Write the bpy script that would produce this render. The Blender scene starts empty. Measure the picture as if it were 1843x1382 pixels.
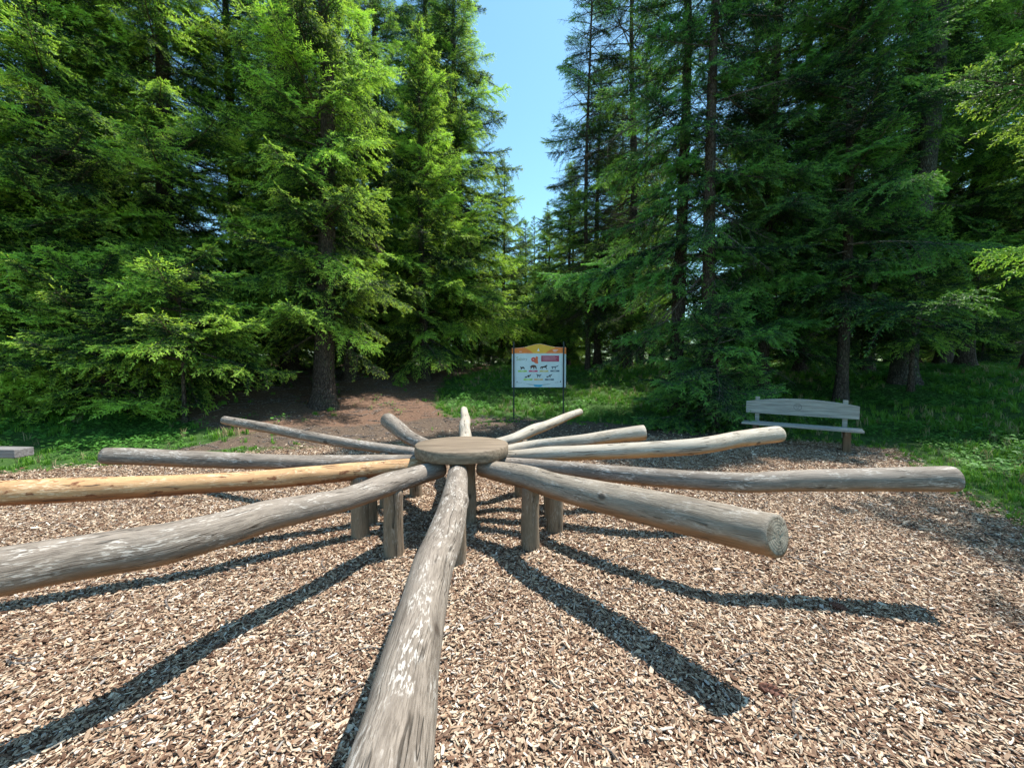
import bpy, math, random
import numpy as np
from mathutils import Vector, Matrix, noise

R = math.radians
random.seed(7)
rng = np.random.default_rng(11)
sc = bpy.context.scene
COL = sc.collection

# ------------------------------------------------------------------ camera
PITCH = R(3.0); CAMH = 1.5; FPX = 694.0; CX, CY = 921.5, 691.0
cam_d = bpy.data.cameras.new('camera'); cam = bpy.data.objects.new('camera', cam_d); COL.objects.link(cam)
cam.location = (0, 0, CAMH); cam.rotation_euler = (R(90) - PITCH, 0, 0)
cam_d.sensor_width = 36; cam_d.lens = 36 * FPX / 1843.0; cam_d.clip_end = 2000; cam_d.clip_start = 0.02
sc.camera = cam

# ------------------------------------------------------------------ sky, sun, exposure
SUN = Vector((0.40, 0.24, 1.0)).normalized()
w = bpy.data.worlds.new('World'); sc.world = w; w.use_nodes = True
wn = w.node_tree; wn.nodes.clear()
wo = wn.nodes.new('ShaderNodeOutputWorld'); wb = wn.nodes.new('ShaderNodeBackground'); ws = wn.nodes.new('ShaderNodeTexSky')
ws.sky_type = 'NISHITA'; ws.sun_disc = False
ws.sun_elevation = math.asin(SUN.z); ws.sun_rotation = math.atan2(SUN.x, SUN.y)
ws.altitude = 900; ws.air_density = 1.25; ws.dust_density = 0.7; ws.ozone_density = 0.6
wb.inputs['Strength'].default_value = 0.12
wt = wn.nodes.new('ShaderNodeMix'); wt.data_type = 'RGBA'; wt.blend_type = 'MULTIPLY'; wt.inputs[0].default_value = 1; wt.inputs[7].default_value = (.79, 1.08, 1.06, 1)
wn.links.new(ws.outputs[0], wt.inputs[6]); wn.links.new(wt.outputs[2], wb.inputs[0]); wn.links.new(wb.outputs[0], wo.inputs[0])
sd = bpy.data.lights.new('sun', 'SUN'); sd.energy = 4.3; sd.angle = R(0.55); sd.color = (1.0, 0.955, 0.88)
so = bpy.data.objects.new('sun', sd); COL.objects.link(so); so.rotation_euler = SUN.to_track_quat('Z', 'Y').to_euler()
sc.view_settings.view_transform = 'Standard'; sc.view_settings.look = 'None'
sc.view_settings.exposure = 1.10; sc.view_settings.gamma = 1.0
sc.view_settings.use_curve_mapping = False
sc.render.engine = 'CYCLES'
cy = sc.cycles
cy.max_bounces = 6; cy.diffuse_bounces = 3; cy.glossy_bounces = 2; cy.transmission_bounces = 3; cy.transparent_max_bounces = 4
cy.caustics_reflective = False; cy.caustics_refractive = False
cy.use_denoising = True
try: cy.denoiser = 'OPENIMAGEDENOISE'
except Exception: pass
cy.sample_clamp_indirect = 4.0

# ------------------------------------------------------------------ helpers
def ray(px, py):
    x = (px - CX) / FPX; v = (py - CY) / FPX
    return Vector((x, math.cos(PITCH) - v * math.sin(PITCH), -(v * math.cos(PITCH) + math.sin(PITCH))))
def at_z(px, py, z):
    r = ray(px, py); t = (z - CAMH) / r.z
    return Vector((r.x * t, r.y * t, z)), t
def at_y(px, py, y):
    r = ray(px, py); t = y / r.y
    return Vector((r.x * t, y, CAMH + r.z * t))
def tag(o, label=None, cat=None, group=None, kind=None):
    if label: o['label'] = label
    if cat: o['category'] = cat
    if group: o['group'] = group
    if kind: o['kind'] = kind
    return o
def empty(name, loc, rz=0.0, **k):
    o = bpy.data.objects.new(name, None); COL.objects.link(o); o.location = loc; o.rotation_euler = (0, 0, rz)
    o.empty_display_size = .2
    return tag(o, **k)
def link(name, me, parent=None, loc=None):
    o = bpy.data.objects.new(name, me); COL.objects.link(o)
    if parent is not None: o.parent = parent
    if loc is not None: o.location = loc
    return o
def mesh(name, V, F, mats=(), smooth=False, mi=None):
    me = bpy.data.meshes.new(name)
    me.from_pydata([tuple(v) for v in V], [], [tuple(f) for f in F])
    for m in mats: me.materials.append(m)
    if mi is not None: me.polygons.foreach_set('material_index', np.asarray(mi, dtype=np.int32))
    if smooth: me.polygons.foreach_set('use_smooth', np.ones(len(me.polygons), dtype=bool))
    me.update(); return me
def mesh_np(name, V, Fl, mats=(), mi=None, smooth=None):
    """V (n,3), Fl: list of int arrays (m,k)"""
    me = bpy.data.meshes.new(name)
    V = np.asarray(V, dtype=np.float32); me.vertices.add(len(V)); me.vertices.foreach_set('co', V.ravel())
    nl = sum(f.size for f in Fl); nf = sum(len(f) for f in Fl)
    me.loops.add(nl); me.polygons.add(nf)
    me.loops.foreach_set('vertex_index', np.concatenate([f.ravel() for f in Fl]).astype(np.int32))
    tot = np.concatenate([np.full(len(f), f.shape[1]) for f in Fl]).astype(np.int32)
    st = np.concatenate([[0], np.cumsum(tot)[:-1]]).astype(np.int32)
    me.polygons.foreach_set('loop_start', st)
    for m in mats: me.materials.append(m)
    if mi is not None: me.polygons.foreach_set('material_index', np.asarray(mi, dtype=np.int32))
    if smooth is not None: me.polygons.foreach_set('use_smooth', np.asarray(smooth, dtype=bool))
    me.update(calc_edges=True); me.validate(); return me
def attr(me, name, typ, data, dom='POINT'):
    a = me.attributes.new(name, typ, dom)
    key = {'FLOAT': 'value', 'INT': 'value', 'FLOAT_VECTOR': 'vector'}[typ]
    a.data.foreach_set(key, np.asarray(data, dtype=np.int32 if typ == 'INT' else np.float32).ravel())

class NT:
    def __init__(s, name):
        s.m = bpy.data.materials.new(name); s.m.use_nodes = True; s.t = s.m.node_tree; s.t.nodes.clear()
        s.out = s.n('ShaderNodeOutputMaterial')
    def n(s, typ, **k):
        nd = s.t.nodes.new(typ)
        for a, b in k.items(): setattr(nd, a, b)
        return nd
    def l(s, a, b): s.t.links.new(a, b)
    def val(s, sock, v):
        if hasattr(v, 'is_output') or isinstance(v, bpy.types.NodeSocket): s.l(v, sock)
        else: sock.default_value = v
    def math(s, op, a, b=0.0, c=None, clamp=False):
        nd = s.n('ShaderNodeMath', operation=op, use_clamp=clamp); s.val(nd.inputs[0], a); s.val(nd.inputs[1], b)
        if c is not None: s.val(nd.inputs[2], c)
        return nd.outputs[0]
    def mix(s, f, a, b, blend='MIX'):
        nd = s.n('ShaderNodeMix', data_type='RGBA', blend_type=blend); s.val(nd.inputs[0], f)
        s.val(nd.inputs[6], a if not isinstance(a, tuple) else (*a[:3], 1)); s.val(nd.inputs[7], b if not isinstance(b, tuple) else (*b[:3], 1))
        return nd.outputs[2]
    def ramp(s, f, stops, interp='LINEAR'):
        nd = s.n('ShaderNodeValToRGB'); nd.color_ramp.interpolation = interp; s.val(nd.inputs[0], f)
        e = nd.color_ramp.elements
        while len(e) < len(stops): e.new(0.5)
        for i, (p, c) in enumerate(stops):
            e[i].position = p; e[i].color = (*c[:3], 1) if isinstance(c, tuple) else (c, c, c, 1)
        return nd.outputs[0]
    def mapr(s, v, a, b, c=0.0, d=1.0):
        nd = s.n('ShaderNodeMapRange'); nd.interpolation_type = 'SMOOTHSTEP'; s.val(nd.inputs[0], v)
        for i, q in enumerate((a, b, c, d)): nd.inputs[i + 1].default_value = q
        return nd.outputs[0]
    def vmul(s, v, x):
        nd = s.n('ShaderNodeVectorMath', operation='MULTIPLY'); s.l(v, nd.inputs[0]); nd.inputs[1].default_value = x; return nd.outputs[0]
    def vadd(s, v, x):
        nd = s.n('ShaderNodeVectorMath', operation='ADD'); s.l(v, nd.inputs[0]); s.val(nd.inputs[1], x); return nd.outputs[0]
    def noise(s, v, scale, detail=3.0, rough=0.55, dist=0.0):
        nd = s.n('ShaderNodeTexNoise'); s.l(v, nd.inputs['Vector']); nd.inputs['Scale'].default_value = scale
        nd.inputs['Detail'].default_value = detail; nd.inputs['Roughness'].default_value = rough; nd.inputs['Distortion'].default_value = dist
        return nd.outputs[0]
    def attr(s, name, typ='GEOMETRY'):
        nd = s.n('ShaderNodeAttribute', attribute_name=name, attribute_type=typ); return nd
    def bump(s, h, strength=0.5, dist=0.01):
        nd = s.n('ShaderNodeBump'); nd.inputs['Strength'].default_value = strength; nd.inputs['Distance'].default_value = dist
        s.l(h, nd.inputs['Height']); return nd.outputs[0]
    def pbr(s, col, rough=0.8, normal=None, spec=0.3, metal=0.0):
        p = s.n('ShaderNodeBsdfPrincipled'); s.val(p.inputs['Base Color'], (*col[:3], 1) if isinstance(col, tuple) else col)
        s.val(p.inputs['Roughness'], rough); p.inputs['Specular IOR Level'].default_value = spec; p.inputs['Metallic'].default_value = metal
        if normal is not None: s.l(normal, p.inputs['Normal'])
        return p.outputs[0]
    def done(s, sh): s.l(sh, s.out.inputs[0]); return s.m

def plain(name, col, rough=0.6, metal=0.0, spec=0.4, var=0.12):
    t = NT(name); tc = t.n('ShaderNodeTexCoord').outputs['Object']
    n = t.noise(tc, 9.0, 4)
    c = t.mix(t.mapr(n, .3, .75), tuple(x * (1 - var) for x in col), tuple(min(1, x * (1 + var)) for x in col))
    return t.done(t.pbr(c, rough, metal=metal, spec=spec))

# ------------------------------------------------------------------ materials
def mat_log(name, light=(.265, .222, .182), dark=(.088, .070, .055), pale=(.53, .49, .44), under=(.25, .15, .082),
            pale_amt=.5, under_lo=-.25, under_hi=-.75, spots=0.0, spotcol=(.05, .02, .012)):
    t = NT(name)
    g = t.attr('gr').outputs['Vector']
    oi = t.n('ShaderNodeObjectInfo').outputs['Random']
    off = t.n('ShaderNodeCombineXYZ'); t.l(t.math('MULTIPLY', oi, 37.0), off.inputs[2]); t.l(t.math('MULTIPLY', oi, 11.0), off.inputs[0])
    p = t.vadd(g, off.outputs[0])
    warp = t.n('ShaderNodeTexNoise'); t.l(t.vmul(p, (5, 5, 2.2)), warp.inputs['Vector']); warp.inputs['Scale'].default_value = 1.6
    wv = t.n('ShaderNodeVectorMath', operation='MULTIPLY_ADD'); t.l(warp.outputs['Color'], wv.inputs[0]); wv.inputs[1].default_value = (.03, .03, .0); t.l(p, wv.inputs[2])
    q = wv.outputs[0]
    grain = t.noise(t.vmul(q, (1, 1, .06)), 230, 4, .65)
    grain2 = t.noise(t.vmul(q, (1, 1, .07)), 38, 4, .6)
    big = t.noise(t.vmul(p, (1, 1, .35)), 6.0, 3)
    c = t.mix(t.mapr(grain2, .30, .66), tuple(.45 * a + .55 * b for a, b in zip(light, dark)), light)
    c = t.mix(t.mapr(grain, .38, .56), t.mix(.8, c, dark), c)
    # bleached flecks
    f1 = t.noise(t.vmul(p, (1, 1, .4)), 15, 4, .65)
    f2 = t.noise(t.vmul(q, (1, 1, .2)), 135, 2, .6)
    fl = t.math('MULTIPLY', t.mapr(f1, .47, .62), t.mapr(f2, .515, .57))
    fl = t.math('MULTIPLY', fl, pale_amt * 1.6, clamp=True)
    c = t.mix(fl, c, pale)
    c = t.mix(t.mapr(big, .35, .7, 0, .4), c, tuple(x * 1.2 for x in light))
    c = t.mix(t.mapr(t.noise(t.vmul(p, (1, 1, .3)), 11, 4), .52, .72, 0, .5), c, dark)
    # underside keeps its brown wood
    sep = t.n('ShaderNodeSeparateXYZ'); t.l(g, sep.inputs[0])
    un = t.attr('und').outputs['Fac']
    uu = t.math('ADD', un, t.math('MULTIPLY', t.math('SUBTRACT', big, .5), 1.1))
    um = t.mapr(uu, -under_lo, -under_hi)
    ucol = t.mix(t.mapr(grain2, .3, .7), tuple(x * .7 for x in under), tuple(x * 1.25 for x in under))
    c = t.mix(um, c, ucol)
    if spots:
        sp = t.noise(t.vmul(p, (1, 1, .45)), 24, 4, .7)
        c = t.mix(t.mapr(sp, .57, .68, 0, spots), c, spotcol)
    # drying cracks
    ck = t.noise(t.vmul(q, (1, 1, .028)), 26, 2, .5)
    cr = t.math('ABSOLUTE', t.math('SUBTRACT', ck, .5))
    crm = t.math('MULTIPLY', t.mapr(cr, .0, .016, 1, 0), t.mapr(t.noise(t.vmul(p, (1, 1, .5)), 9, 2), .46, .54))
    c = t.mix(t.math('MULTIPLY', crm, .85), c, (.035, .027, .02))
    vo = t.n('ShaderNodeTexVoronoi'); t.l(t.vmul(p, (4.2, 4.2, 3.1)), vo.inputs['Vector']); vo.inputs['Scale'].default_value = 1.0
    kn = t.mapr(vo.outputs['Distance'], .05, .12, 1, 0)
    c = t.mix(t.math('MULTIPLY', kn, .8), c, (.05, .035, .025))
    h = t.math('ADD', t.math('MULTIPLY', grain, .5), t.math('SUBTRACT', t.math('MULTIPLY', grain2, .8), t.math('ADD', crm, t.math('MULTIPLY', kn, .7))))
    return t.done(t.pbr(c, t.mapr(grain, .3, .7, .62, .85), t.bump(h, .75, .006), spec=.28))
def mat_end(name, a=(.34, .29, .22), b=(.16, .125, .09)):
    t = NT(name); g = t.attr('gr').outputs['Vector']
    fl = t.vmul(g, (1, 1, 0))
    ln = t.n('ShaderNodeVectorMath', operation='LENGTH'); t.l(fl, ln.inputs[0])
    n = t.noise(g, 16, 4)
    rr = t.math('ADD', ln.outputs['Value'], t.math('MULTIPLY', n, .018))
    ring = t.math('SINE', t.math('MULTIPLY', rr, 480.0))
    sep = t.n('ShaderNodeSeparateXYZ'); t.l(g, sep.inputs[0])
    an = t.math('ARCTAN2', sep.outputs[0], sep.outputs[1])
    cx = t.n('ShaderNodeCombineXYZ'); t.l(t.math('MULTIPLY', an, 2.6), cx.inputs[0]); t.l(t.math('MULTIPLY', ln.outputs['Value'], 2.0), cx.inputs[1])
    ck = t.noise(cx.outputs[0], 2.2, 2)
    crm = t.mapr(t.math('ABSOLUTE', t.math('SUBTRACT', ck, .5)), 0, .03, 1, 0)
    c = t.mix(t.mapr(n, .35, .65), b, a)
    c = t.mix(t.math('MULTIPLY', t.mapr(ring, -1, 1), .14), c, tuple(x * .6 for x in b))
    c = t.mix(t.mapr(t.noise(g, 60, 4, .7), .5, .7, 0, .5), c, tuple(x * 1.5 for x in a))
    c = t.mix(t.math('MULTIPLY', crm, .85), c, (.03, .022, .015))
    return t.done(t.pbr(c, .85, t.bump(t.math('SUBTRACT', t.math('MULTIPLY', ring, .3), t.math('MULTIPLY', crm, 3)), .35, .004)))
M_LOG = mat_log('weathered_log')
M_LOG_PALE = mat_log('weathered_log_pale', light=(.42, .37, .30), dark=(.25, .21, .16), pale_amt=.35, under=(.40, .24, .11), under_lo=-.1, under_hi=-.6)
M_LOG_DK = mat_log('weathered_log_brown', light=(.30, .25, .195), dark=(.125, .10, .075), pale_amt=.3, under=(.24, .14, .075), under_lo=-.1, under_hi=-.55)
M_LOG_OR = mat_log('fresh_orange_log', light=(.52, .32, .155), dark=(.34, .175, .085), pale=(.68, .52, .34), under=(.27, .12, .05), pale_amt=.55,
                   under_lo=-.1, under_hi=-.5, spots=.9, spotcol=(.14, .045, .018))
M_LEG = mat_log('leg_wood', light=(.26, .195, .135), dark=(.12, .09, .065), pale_amt=.2, under=(.3, .2, .1), under_lo=-2, under_hi=-3)
M_END = mat_end('log_end_grain')
M_END_PALE = mat_end('log_end_grain_pale', a=(.50, .42, .31), b=(.30, .22, .14))

def mat_plank(name, light, dark, axis=0, rough=.75):
    t = NT(name); tc = t.n('ShaderNodeTexCoord').outputs['Object']
    s = [26, 26, 26]; s[axis] = 1.3
    g1 = t.noise(t.vmul(tc, tuple(s)), 1.6, 5, .6, .4); g2 = t.noise(t.vmul(tc, tuple(s)), 6.5, 3, .6)
    st = t.noise(tc, 3.2, 4)
    c = t.mix(t.mapr(g1, .33, .68), dark, light)
    c = t.mix(t.mapr(g2, .45, .7, 0, .5), c, dark)
    c = t.mix(t.mapr(st, .5, .75, 0, .45), c, tuple(x * .72 for x in light))
    return t.done(t.pbr(c, rough, t.bump(t.math('ADD', g1, g2), .5, .004), spec=.3))
M_DISC = mat_plank('table_wood', (.28, .215, .15), (.13, .095, .065), 0)
M_BENCH = mat_plank('bench_grey_wood', (.47, .45, .41), (.25, .24, .22), 0)
M_BEAM = mat_plank('grey_beam', (.26, .25, .24), (.13, .12, .115), 0)
M_BENCH_LEG = mat_plank('bench_leg_wood', (.22, .13, .075), (.12, .07, .04), 2)

def mat_bark(name, a, b, moss=0.0):
    t = NT(name); tc = t.n('ShaderNodeTexCoord').outputs['Object']
    v = t.n('ShaderNodeTexVoronoi', feature='DISTANCE_TO_EDGE'); t.l(t.vmul(tc, (20, 20, 8)), v.inputs['Vector']); v.inputs['Scale'].default_value = 1.0
    n = t.noise(t.vmul(tc, (1, 1, .5)), 14, 6, .7)
    c = t.mix(t.mapr(n, .3, .7), a, b)
    c = t.mix(t.mapr(v.outputs['Distance'], 0, .12, .8, 0), c, tuple(x * .35 for x in a))
    if moss:
        c = t.mix(t.mapr(t.noise(tc, 3, 4), .5, .7, 0, moss), c, (.09, .11, .06))
    h = t.math('ADD', t.mapr(v.outputs['Distance'], 0, .25), n)
    return t.done(t.pbr(c, .9, t.bump(h, .9, .02), spec=.15))
M_BARK = mat_bark('spruce_bark', (.06, .042, .034), (.15, .11, .09), .25)
M_BARK_GREY = mat_bark('spruce_bark_grey', (.065, .055, .047), (.15, .13, .115), .3)
M_TWIG = mat_bark('twig_bark', (.13, .095, .07), (.25, .20, .16))
M_TWIG_GREY = mat_bark('dead_twig', (.16, .13, .11), (.34, .29, .26))

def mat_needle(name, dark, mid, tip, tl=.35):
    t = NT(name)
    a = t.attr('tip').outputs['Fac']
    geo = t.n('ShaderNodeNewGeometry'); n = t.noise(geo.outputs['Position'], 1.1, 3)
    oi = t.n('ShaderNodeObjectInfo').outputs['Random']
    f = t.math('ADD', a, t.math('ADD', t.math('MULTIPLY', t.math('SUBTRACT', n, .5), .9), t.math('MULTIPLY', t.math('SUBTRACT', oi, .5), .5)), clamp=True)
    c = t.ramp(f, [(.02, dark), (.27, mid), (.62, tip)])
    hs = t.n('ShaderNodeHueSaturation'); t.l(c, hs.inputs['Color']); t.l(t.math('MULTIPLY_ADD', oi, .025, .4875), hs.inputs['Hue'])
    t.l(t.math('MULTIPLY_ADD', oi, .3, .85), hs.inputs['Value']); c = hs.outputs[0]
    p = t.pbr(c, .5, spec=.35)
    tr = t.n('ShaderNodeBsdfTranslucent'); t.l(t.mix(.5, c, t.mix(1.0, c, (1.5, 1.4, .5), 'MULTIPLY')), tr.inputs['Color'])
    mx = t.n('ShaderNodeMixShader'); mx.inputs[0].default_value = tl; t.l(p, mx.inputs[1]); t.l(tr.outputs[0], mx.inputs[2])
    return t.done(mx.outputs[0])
N_FRESH = mat_needle('needles_fresh', (.016, .048, .02), (.075, .19, .04), (.48, .68, .115), .46)
N_MID = mat_needle('needles_mid', (.018, .046, .02), (.065, .155, .042), (.32, .50, .09), .45)
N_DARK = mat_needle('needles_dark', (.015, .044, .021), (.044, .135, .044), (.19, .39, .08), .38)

def mat_leaf(name, a, b, tl=.35):
    t = NT(name); oi = t.n('ShaderNodeObjectInfo').outputs['Random']
    geo = t.n('ShaderNodeNewGeometry'); n = t.noise(geo.outputs['Position'], .9, 3)
    f = t.math('ADD', t.math('MULTIPLY', oi, .6), t.math('MULTIPLY', n, .5), clamp=True)
    c = t.mix(f, a, b)
    p = t.pbr(c, .55, spec=.3)
    tr = t.n('ShaderNodeBsdfTranslucent'); t.l(c, tr.inputs['Color'])
    mx = t.n('ShaderNodeMixShader'); mx.inputs[0].default_value = tl; t.l(p, mx.inputs[1]); t.l(tr.outputs[0], mx.inputs[2])
    return t.done(mx.outputs[0])
M_GRASS = mat_leaf('grass_blade', (.06, .19, .02), (.18, .36, .04))
M_WEED = mat_leaf('weed_leaf', (.05, .19, .03), (.14, .33, .05))
M_DRY = mat_leaf('dry_blade', (.25, .2, .1), (.42, .35, .18), .2)

def mat_chip():
    t = NT('wood_chip'); oi = t.n('ShaderNodeObjectInfo').outputs['Random']
    geo = t.n('ShaderNodeNewGeometry'); n = t.noise(geo.outputs['Position'], 130, 3)
    big = t.noise(geo.outputs['Position'], .8, 3)
    c = t.ramp(oi, [(.0, (.055, .028, .018)), (.16, (.135, .073, .046)), (.31, (.235, .150, .10)), (.48, (.345, .24, .16)), (.65, (.455, .335, .23)),
                    (.79, (.57, .445, .32)), (.90, (.68, .57, .44)), (.97, (.42, .37, .33)), (1.0, (.80, .73, .62))])
    c = t.mix(t.mapr(n, .35, .7, 0, .35), c, (.20, .12, .075))
    c = t.mix(t.mapr(big, .45, .7, 0, .35), c, t.mix(1.0, c, (.82, .70, .62), 'MULTIPLY'))
    return t.done(t.pbr(c, .82, t.bump(n, .3, .002), spec=.2))
M_CHIP = mat_chip()

def mat_ground():
    t = NT('ground_soil'); geo = t.n('ShaderNodeNewGeometry'); P = geo.outputs['Position']
    chip = t.attr('chip').outputs['Fac']; lit = t.attr('litter').outputs['Fac']; trail = t.attr('trail').outputs['Fac']
    wp = t.n('ShaderNodeTexNoise'); t.l(P, wp.inputs['Vector']); wp.inputs['Scale'].default_value = 7
    P2 = t.n('ShaderNodeVectorMath', operation='MULTIPLY_ADD'); t.l(wp.outputs['Color'], P2.inputs[0]); P2.inputs[1].default_value = (.08, .08, .0); t.l(P, P2.inputs[2])
    v1 = t.n('ShaderNodeTexVoronoi'); t.l(t.vmul(P2.outputs[0], (70, 32, 30)), v1.inputs['Vector']); v1.inputs['Scale'].default_value = 1.0
    v2 = t.n('ShaderNodeTexVoronoi'); t.l(t.vmul(P2.outputs[0], (30, 75, 30)), v2.inputs['Vector']); v2.inputs['Scale'].default_value = 1.0
    s1 = t.n('ShaderNodeSeparateColor'); t.l(v1.outputs['Color'], s1.inputs[0]); s2 = t.n('ShaderNodeSeparateColor'); t.l(v2.outputs['Color'], s2.inputs[0])
    rnd = t.mix(t.mapr(s2.outputs[1], .45, .55), s1.outputs[0], s2.outputs[0])
    cc = t.ramp(rnd, [(0, (.05, .028, .018)), (.25, (.15, .085, .055)), (.5, (.25, .155, .10)), (.75, (.36, .24, .16)), (1, (.48, .36, .25))])
    n1 = t.noise(P, 22, 5, .7); n2 = t.noise(P, 3.0, 4, .6)
    soil = t.mix(t.mapr(n1, .3, .7), (.045, .032, .024), (.13, .092, .066))
    soil = t.mix(t.mapr(t.noise(P, 120, 3), .56, .66, 0, .6), soil, (.33, .26, .20))
    litter = t.mix(t.mapr(n1, .3, .7), (.065, .036, .024), (.19, .115, .078))
    litter = t.mix(t.mapr(t.noise(P, 90, 3), .55, .66, 0, .6), litter, (.34, .22, .15))
    green = t.mix(t.mapr(n1, .3, .7), (.02, .05, .012), (.06, .12, .025))
    c = t.mix(t.mapr(t.math('ADD', lit, t.math('MULTIPLY', t.math('SUBTRACT', n2, .5), .9)), .35, .65), green, litter)
    c = t.mix(t.mapr(t.math('ADD', trail, t.math('MULTIPLY', t.math('SUBTRACT', n2, .5), .8)), .4, .65), c, soil)
    ce = t.math('ADD', chip, t.math('MULTIPLY', t.math('SUBTRACT', n2, .5), .45))
    c = t.mix(t.mapr(ce, .42, .62), c, cc)
    h = t.math('ADD', t.math('MULTIPLY', t.mapr(v1.outputs['Distance'], 0, .7, 1, 0), chip), n1)
    return t.done(t.pbr(c, .9, t.bump(h, .8, .02), spec=.15))
M_GROUND = mat_ground()

# ------------------------------------------------------------------ terrain
BOUND = np.array([(-14, 4.2), (-9, 4.6), (-6.9, 5.1), (-4.7, 6.3), (-3.4, 7.4), (-1.9, 8.6), (0.2, 9.8), (2.2, 9.4), (3.6, 8.4), (5.2, 7.7), (6.6, 6.6), (6.2, 5.9),
                  (5.4, 5.0), (4.95, 4.1), (4.55, 3.3), (4.3, 2.0), (4.9, -1.0), (6, -6), (-14, -6)], dtype=float)
LITTER = np.array([(-5.9, 7.7), (-3.3, 7.4), (-1.9, 8.6), (-1.4, 9.7), (-2.4, 11.5), (-2.6, 14), (-1.0, 20), (-1, 60), (-60, 60), (-60, 14), (-13, 11.0), (-8.3, 8.9)], dtype=float)
TRAIL = np.array([(-6, 6.0), (-3.4, 7.4), (-1.9, 8.6), (-.6, 9.9), (.6, 9.9), (.5, 10.3), (-.2, 10.3), (-2.2, 9.9), (-5, 8.0)], dtype=float)
SOIL = np.array([(-5.2, 6.5), (-3.2, 7.0), (-1, 7.5), (1, 7.9), (3, 7.7), (4.6, 7.5), (6.8, 7.9), (5, 11), (2, 12), (0, 12), (-2, 11), (-4.5, 8.5)], dtype=float)
def inside(P, poly):
    x, y = P[:, 0], P[:, 1]; n = len(poly); r = np.zeros(len(P), bool)
    for i in range(n):
        x1, y1 = poly[i]; x2, y2 = poly[(i + 1) % n]
        c = ((y1 > y) != (y2 > y)) & (x < (x2 - x1) * (y - y1) / (y2 - y1 + 1e-12) + x1)
        r ^= c
    return r
def pdist(P, poly):
    d = np.full(len(P), 1e9); n = len(poly)
    for i in range(n):
        a = poly[i]; b = poly[(i + 1) % n]; ab = b - a
        t = np.clip(((P - a) @ ab) / (ab @ ab), 0, 1)
        d = np.minimum(d, np.hypot(*(P - (a + t[:, None] * ab)).T))
    return np.where(inside(P, poly), -d, d)
def ground_z(P):
    P = np.atleast_2d(np.asarray(P, float)); d = pdist(P, BOUND)
    do = np.clip(d, 0, None)
    z = .05 * do + .022 * do ** 2
    z = np.where(do > 5.2, .855 + (1 - np.exp(-(do - 5.2) / 2.2)) * .50, z)
    x, y = P[:, 0], P[:, 1]
    z += np.clip(do / 2, 0, 1) * (.07 * np.sin(x * 1.3 + y * .6) * np.cos(y * .9 - x * .4) + .04 * np.sin(x * 3.1 + 1) * np.sin(y * 2.7))
    z += .012 * np.sin(x * 1.7 + .3) * np.sin(y * 1.3 + 1.1) + .006 * np.sin(x * 5.1) * np.sin(y * 4.3)
    return z
def gz(x, y): return float(ground_z([(x, y)])[0])
def on_ground(px, py):
    r = ray(px, py); t = .5
    while t < 60:
        p = Vector((0, 0, CAMH)) + r * t
        if p.z < gz(p.x, p.y): return p
        t += .03
    return p

gx = np.concatenate([np.linspace(-500, -34, 18)[:-1], np.linspace(-34, -12, 60)[:-1], np.linspace(-12, 12, 200)[:-1], np.linspace(12, 34, 60)[:-1], np.linspace(34, 500, 18)])
gy = np.concatenate([np.linspace(-300, -7, 12)[:-1], np.linspace(-7, 18, 210)[:-1], np.linspace(18, 50, 60)[:-1], np.linspace(50, 700, 18)])
GX, GY = np.meshgrid(gx, gy); GP = np.stack([GX.ravel(), GY.ravel()], 1)
GZ = ground_z(GP); nx, ny = len(gx), len(gy)
ii = (np.arange(ny - 1)[:, None] * nx + np.arange(nx - 1)[None]).ravel()
me = mesh_np('ground', np.column_stack([GP, GZ]), [np.stack([ii, ii + 1, ii + 1 + nx, ii + nx], 1)], [M_GROUND], smooth=np.ones(len(ii), bool))
attr(me, 'chip', 'FLOAT', np.clip(.5 - pdist(GP, BOUND) / .8, 0, 1) * np.clip(.5 + pdist(GP, SOIL) / .8, 0, 1))
attr(me, 'litter', 'FLOAT', np.clip(.5 - pdist(GP, LITTER) / 1.2, 0, 1))
attr(me, 'trail', 'FLOAT', np.maximum(np.clip(.5 - pdist(GP, TRAIL) / .8, 0, 1), np.clip(.5 - pdist(GP, SOIL) / .8, 0, 1) * (pdist(GP, BOUND) < .3)))
tag(link('ground', me), kind='structure')

# ------------------------------------------------------------------ scatter by geometry nodes (points carry rot, scl, idx)
def gn_group(coll):
    g = bpy.data.node_groups.new('scatter_' + coll.name, 'GeometryNodeTree')
    g.interface.new_socket('Geometry', in_out='INPUT', socket_type='NodeSocketGeometry')
    g.interface.new_socket('Geometry', in_out='OUTPUT', socket_type='NodeSocketGeometry')
    N = g.nodes; L = g.links
    i = N.new('NodeGroupInput'); o = N.new('NodeGroupOutput')
    ci = N.new('GeometryNodeCollectionInfo'); ci.inputs['Collection'].default_value = coll
    ci.inputs['Separate Children'].default_value = True; ci.inputs['Reset Children'].default_value = True
    ip = N.new('GeometryNodeInstanceOnPoints'); ip.inputs['Pick Instance'].default_value = True
    def na(name, typ):
        n = N.new('GeometryNodeInputNamedAttribute'); n.data_type = typ; n.inputs['Name'].default_value = name
        return [s for s in n.outputs if s.enabled and s.name == 'Attribute'][0]
    e2r = N.new('FunctionNodeEulerToRotation')
    L.new(na('rot', 'FLOAT_VECTOR'), e2r.inputs[0]); L.new(e2r.outputs[0], ip.inputs['Rotation'])
    L.new(na('scl', 'FLOAT'), ip.inputs['Scale']); L.new(na('idx', 'INT'), ip.inputs['Instance Index'])
    L.new(i.outputs[0], ip.inputs['Points']); L.new(ci.outputs[0], ip.inputs['Instance']); L.new(ip.outputs[0], o.inputs[0])
    return g
GROUPS = {}
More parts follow.
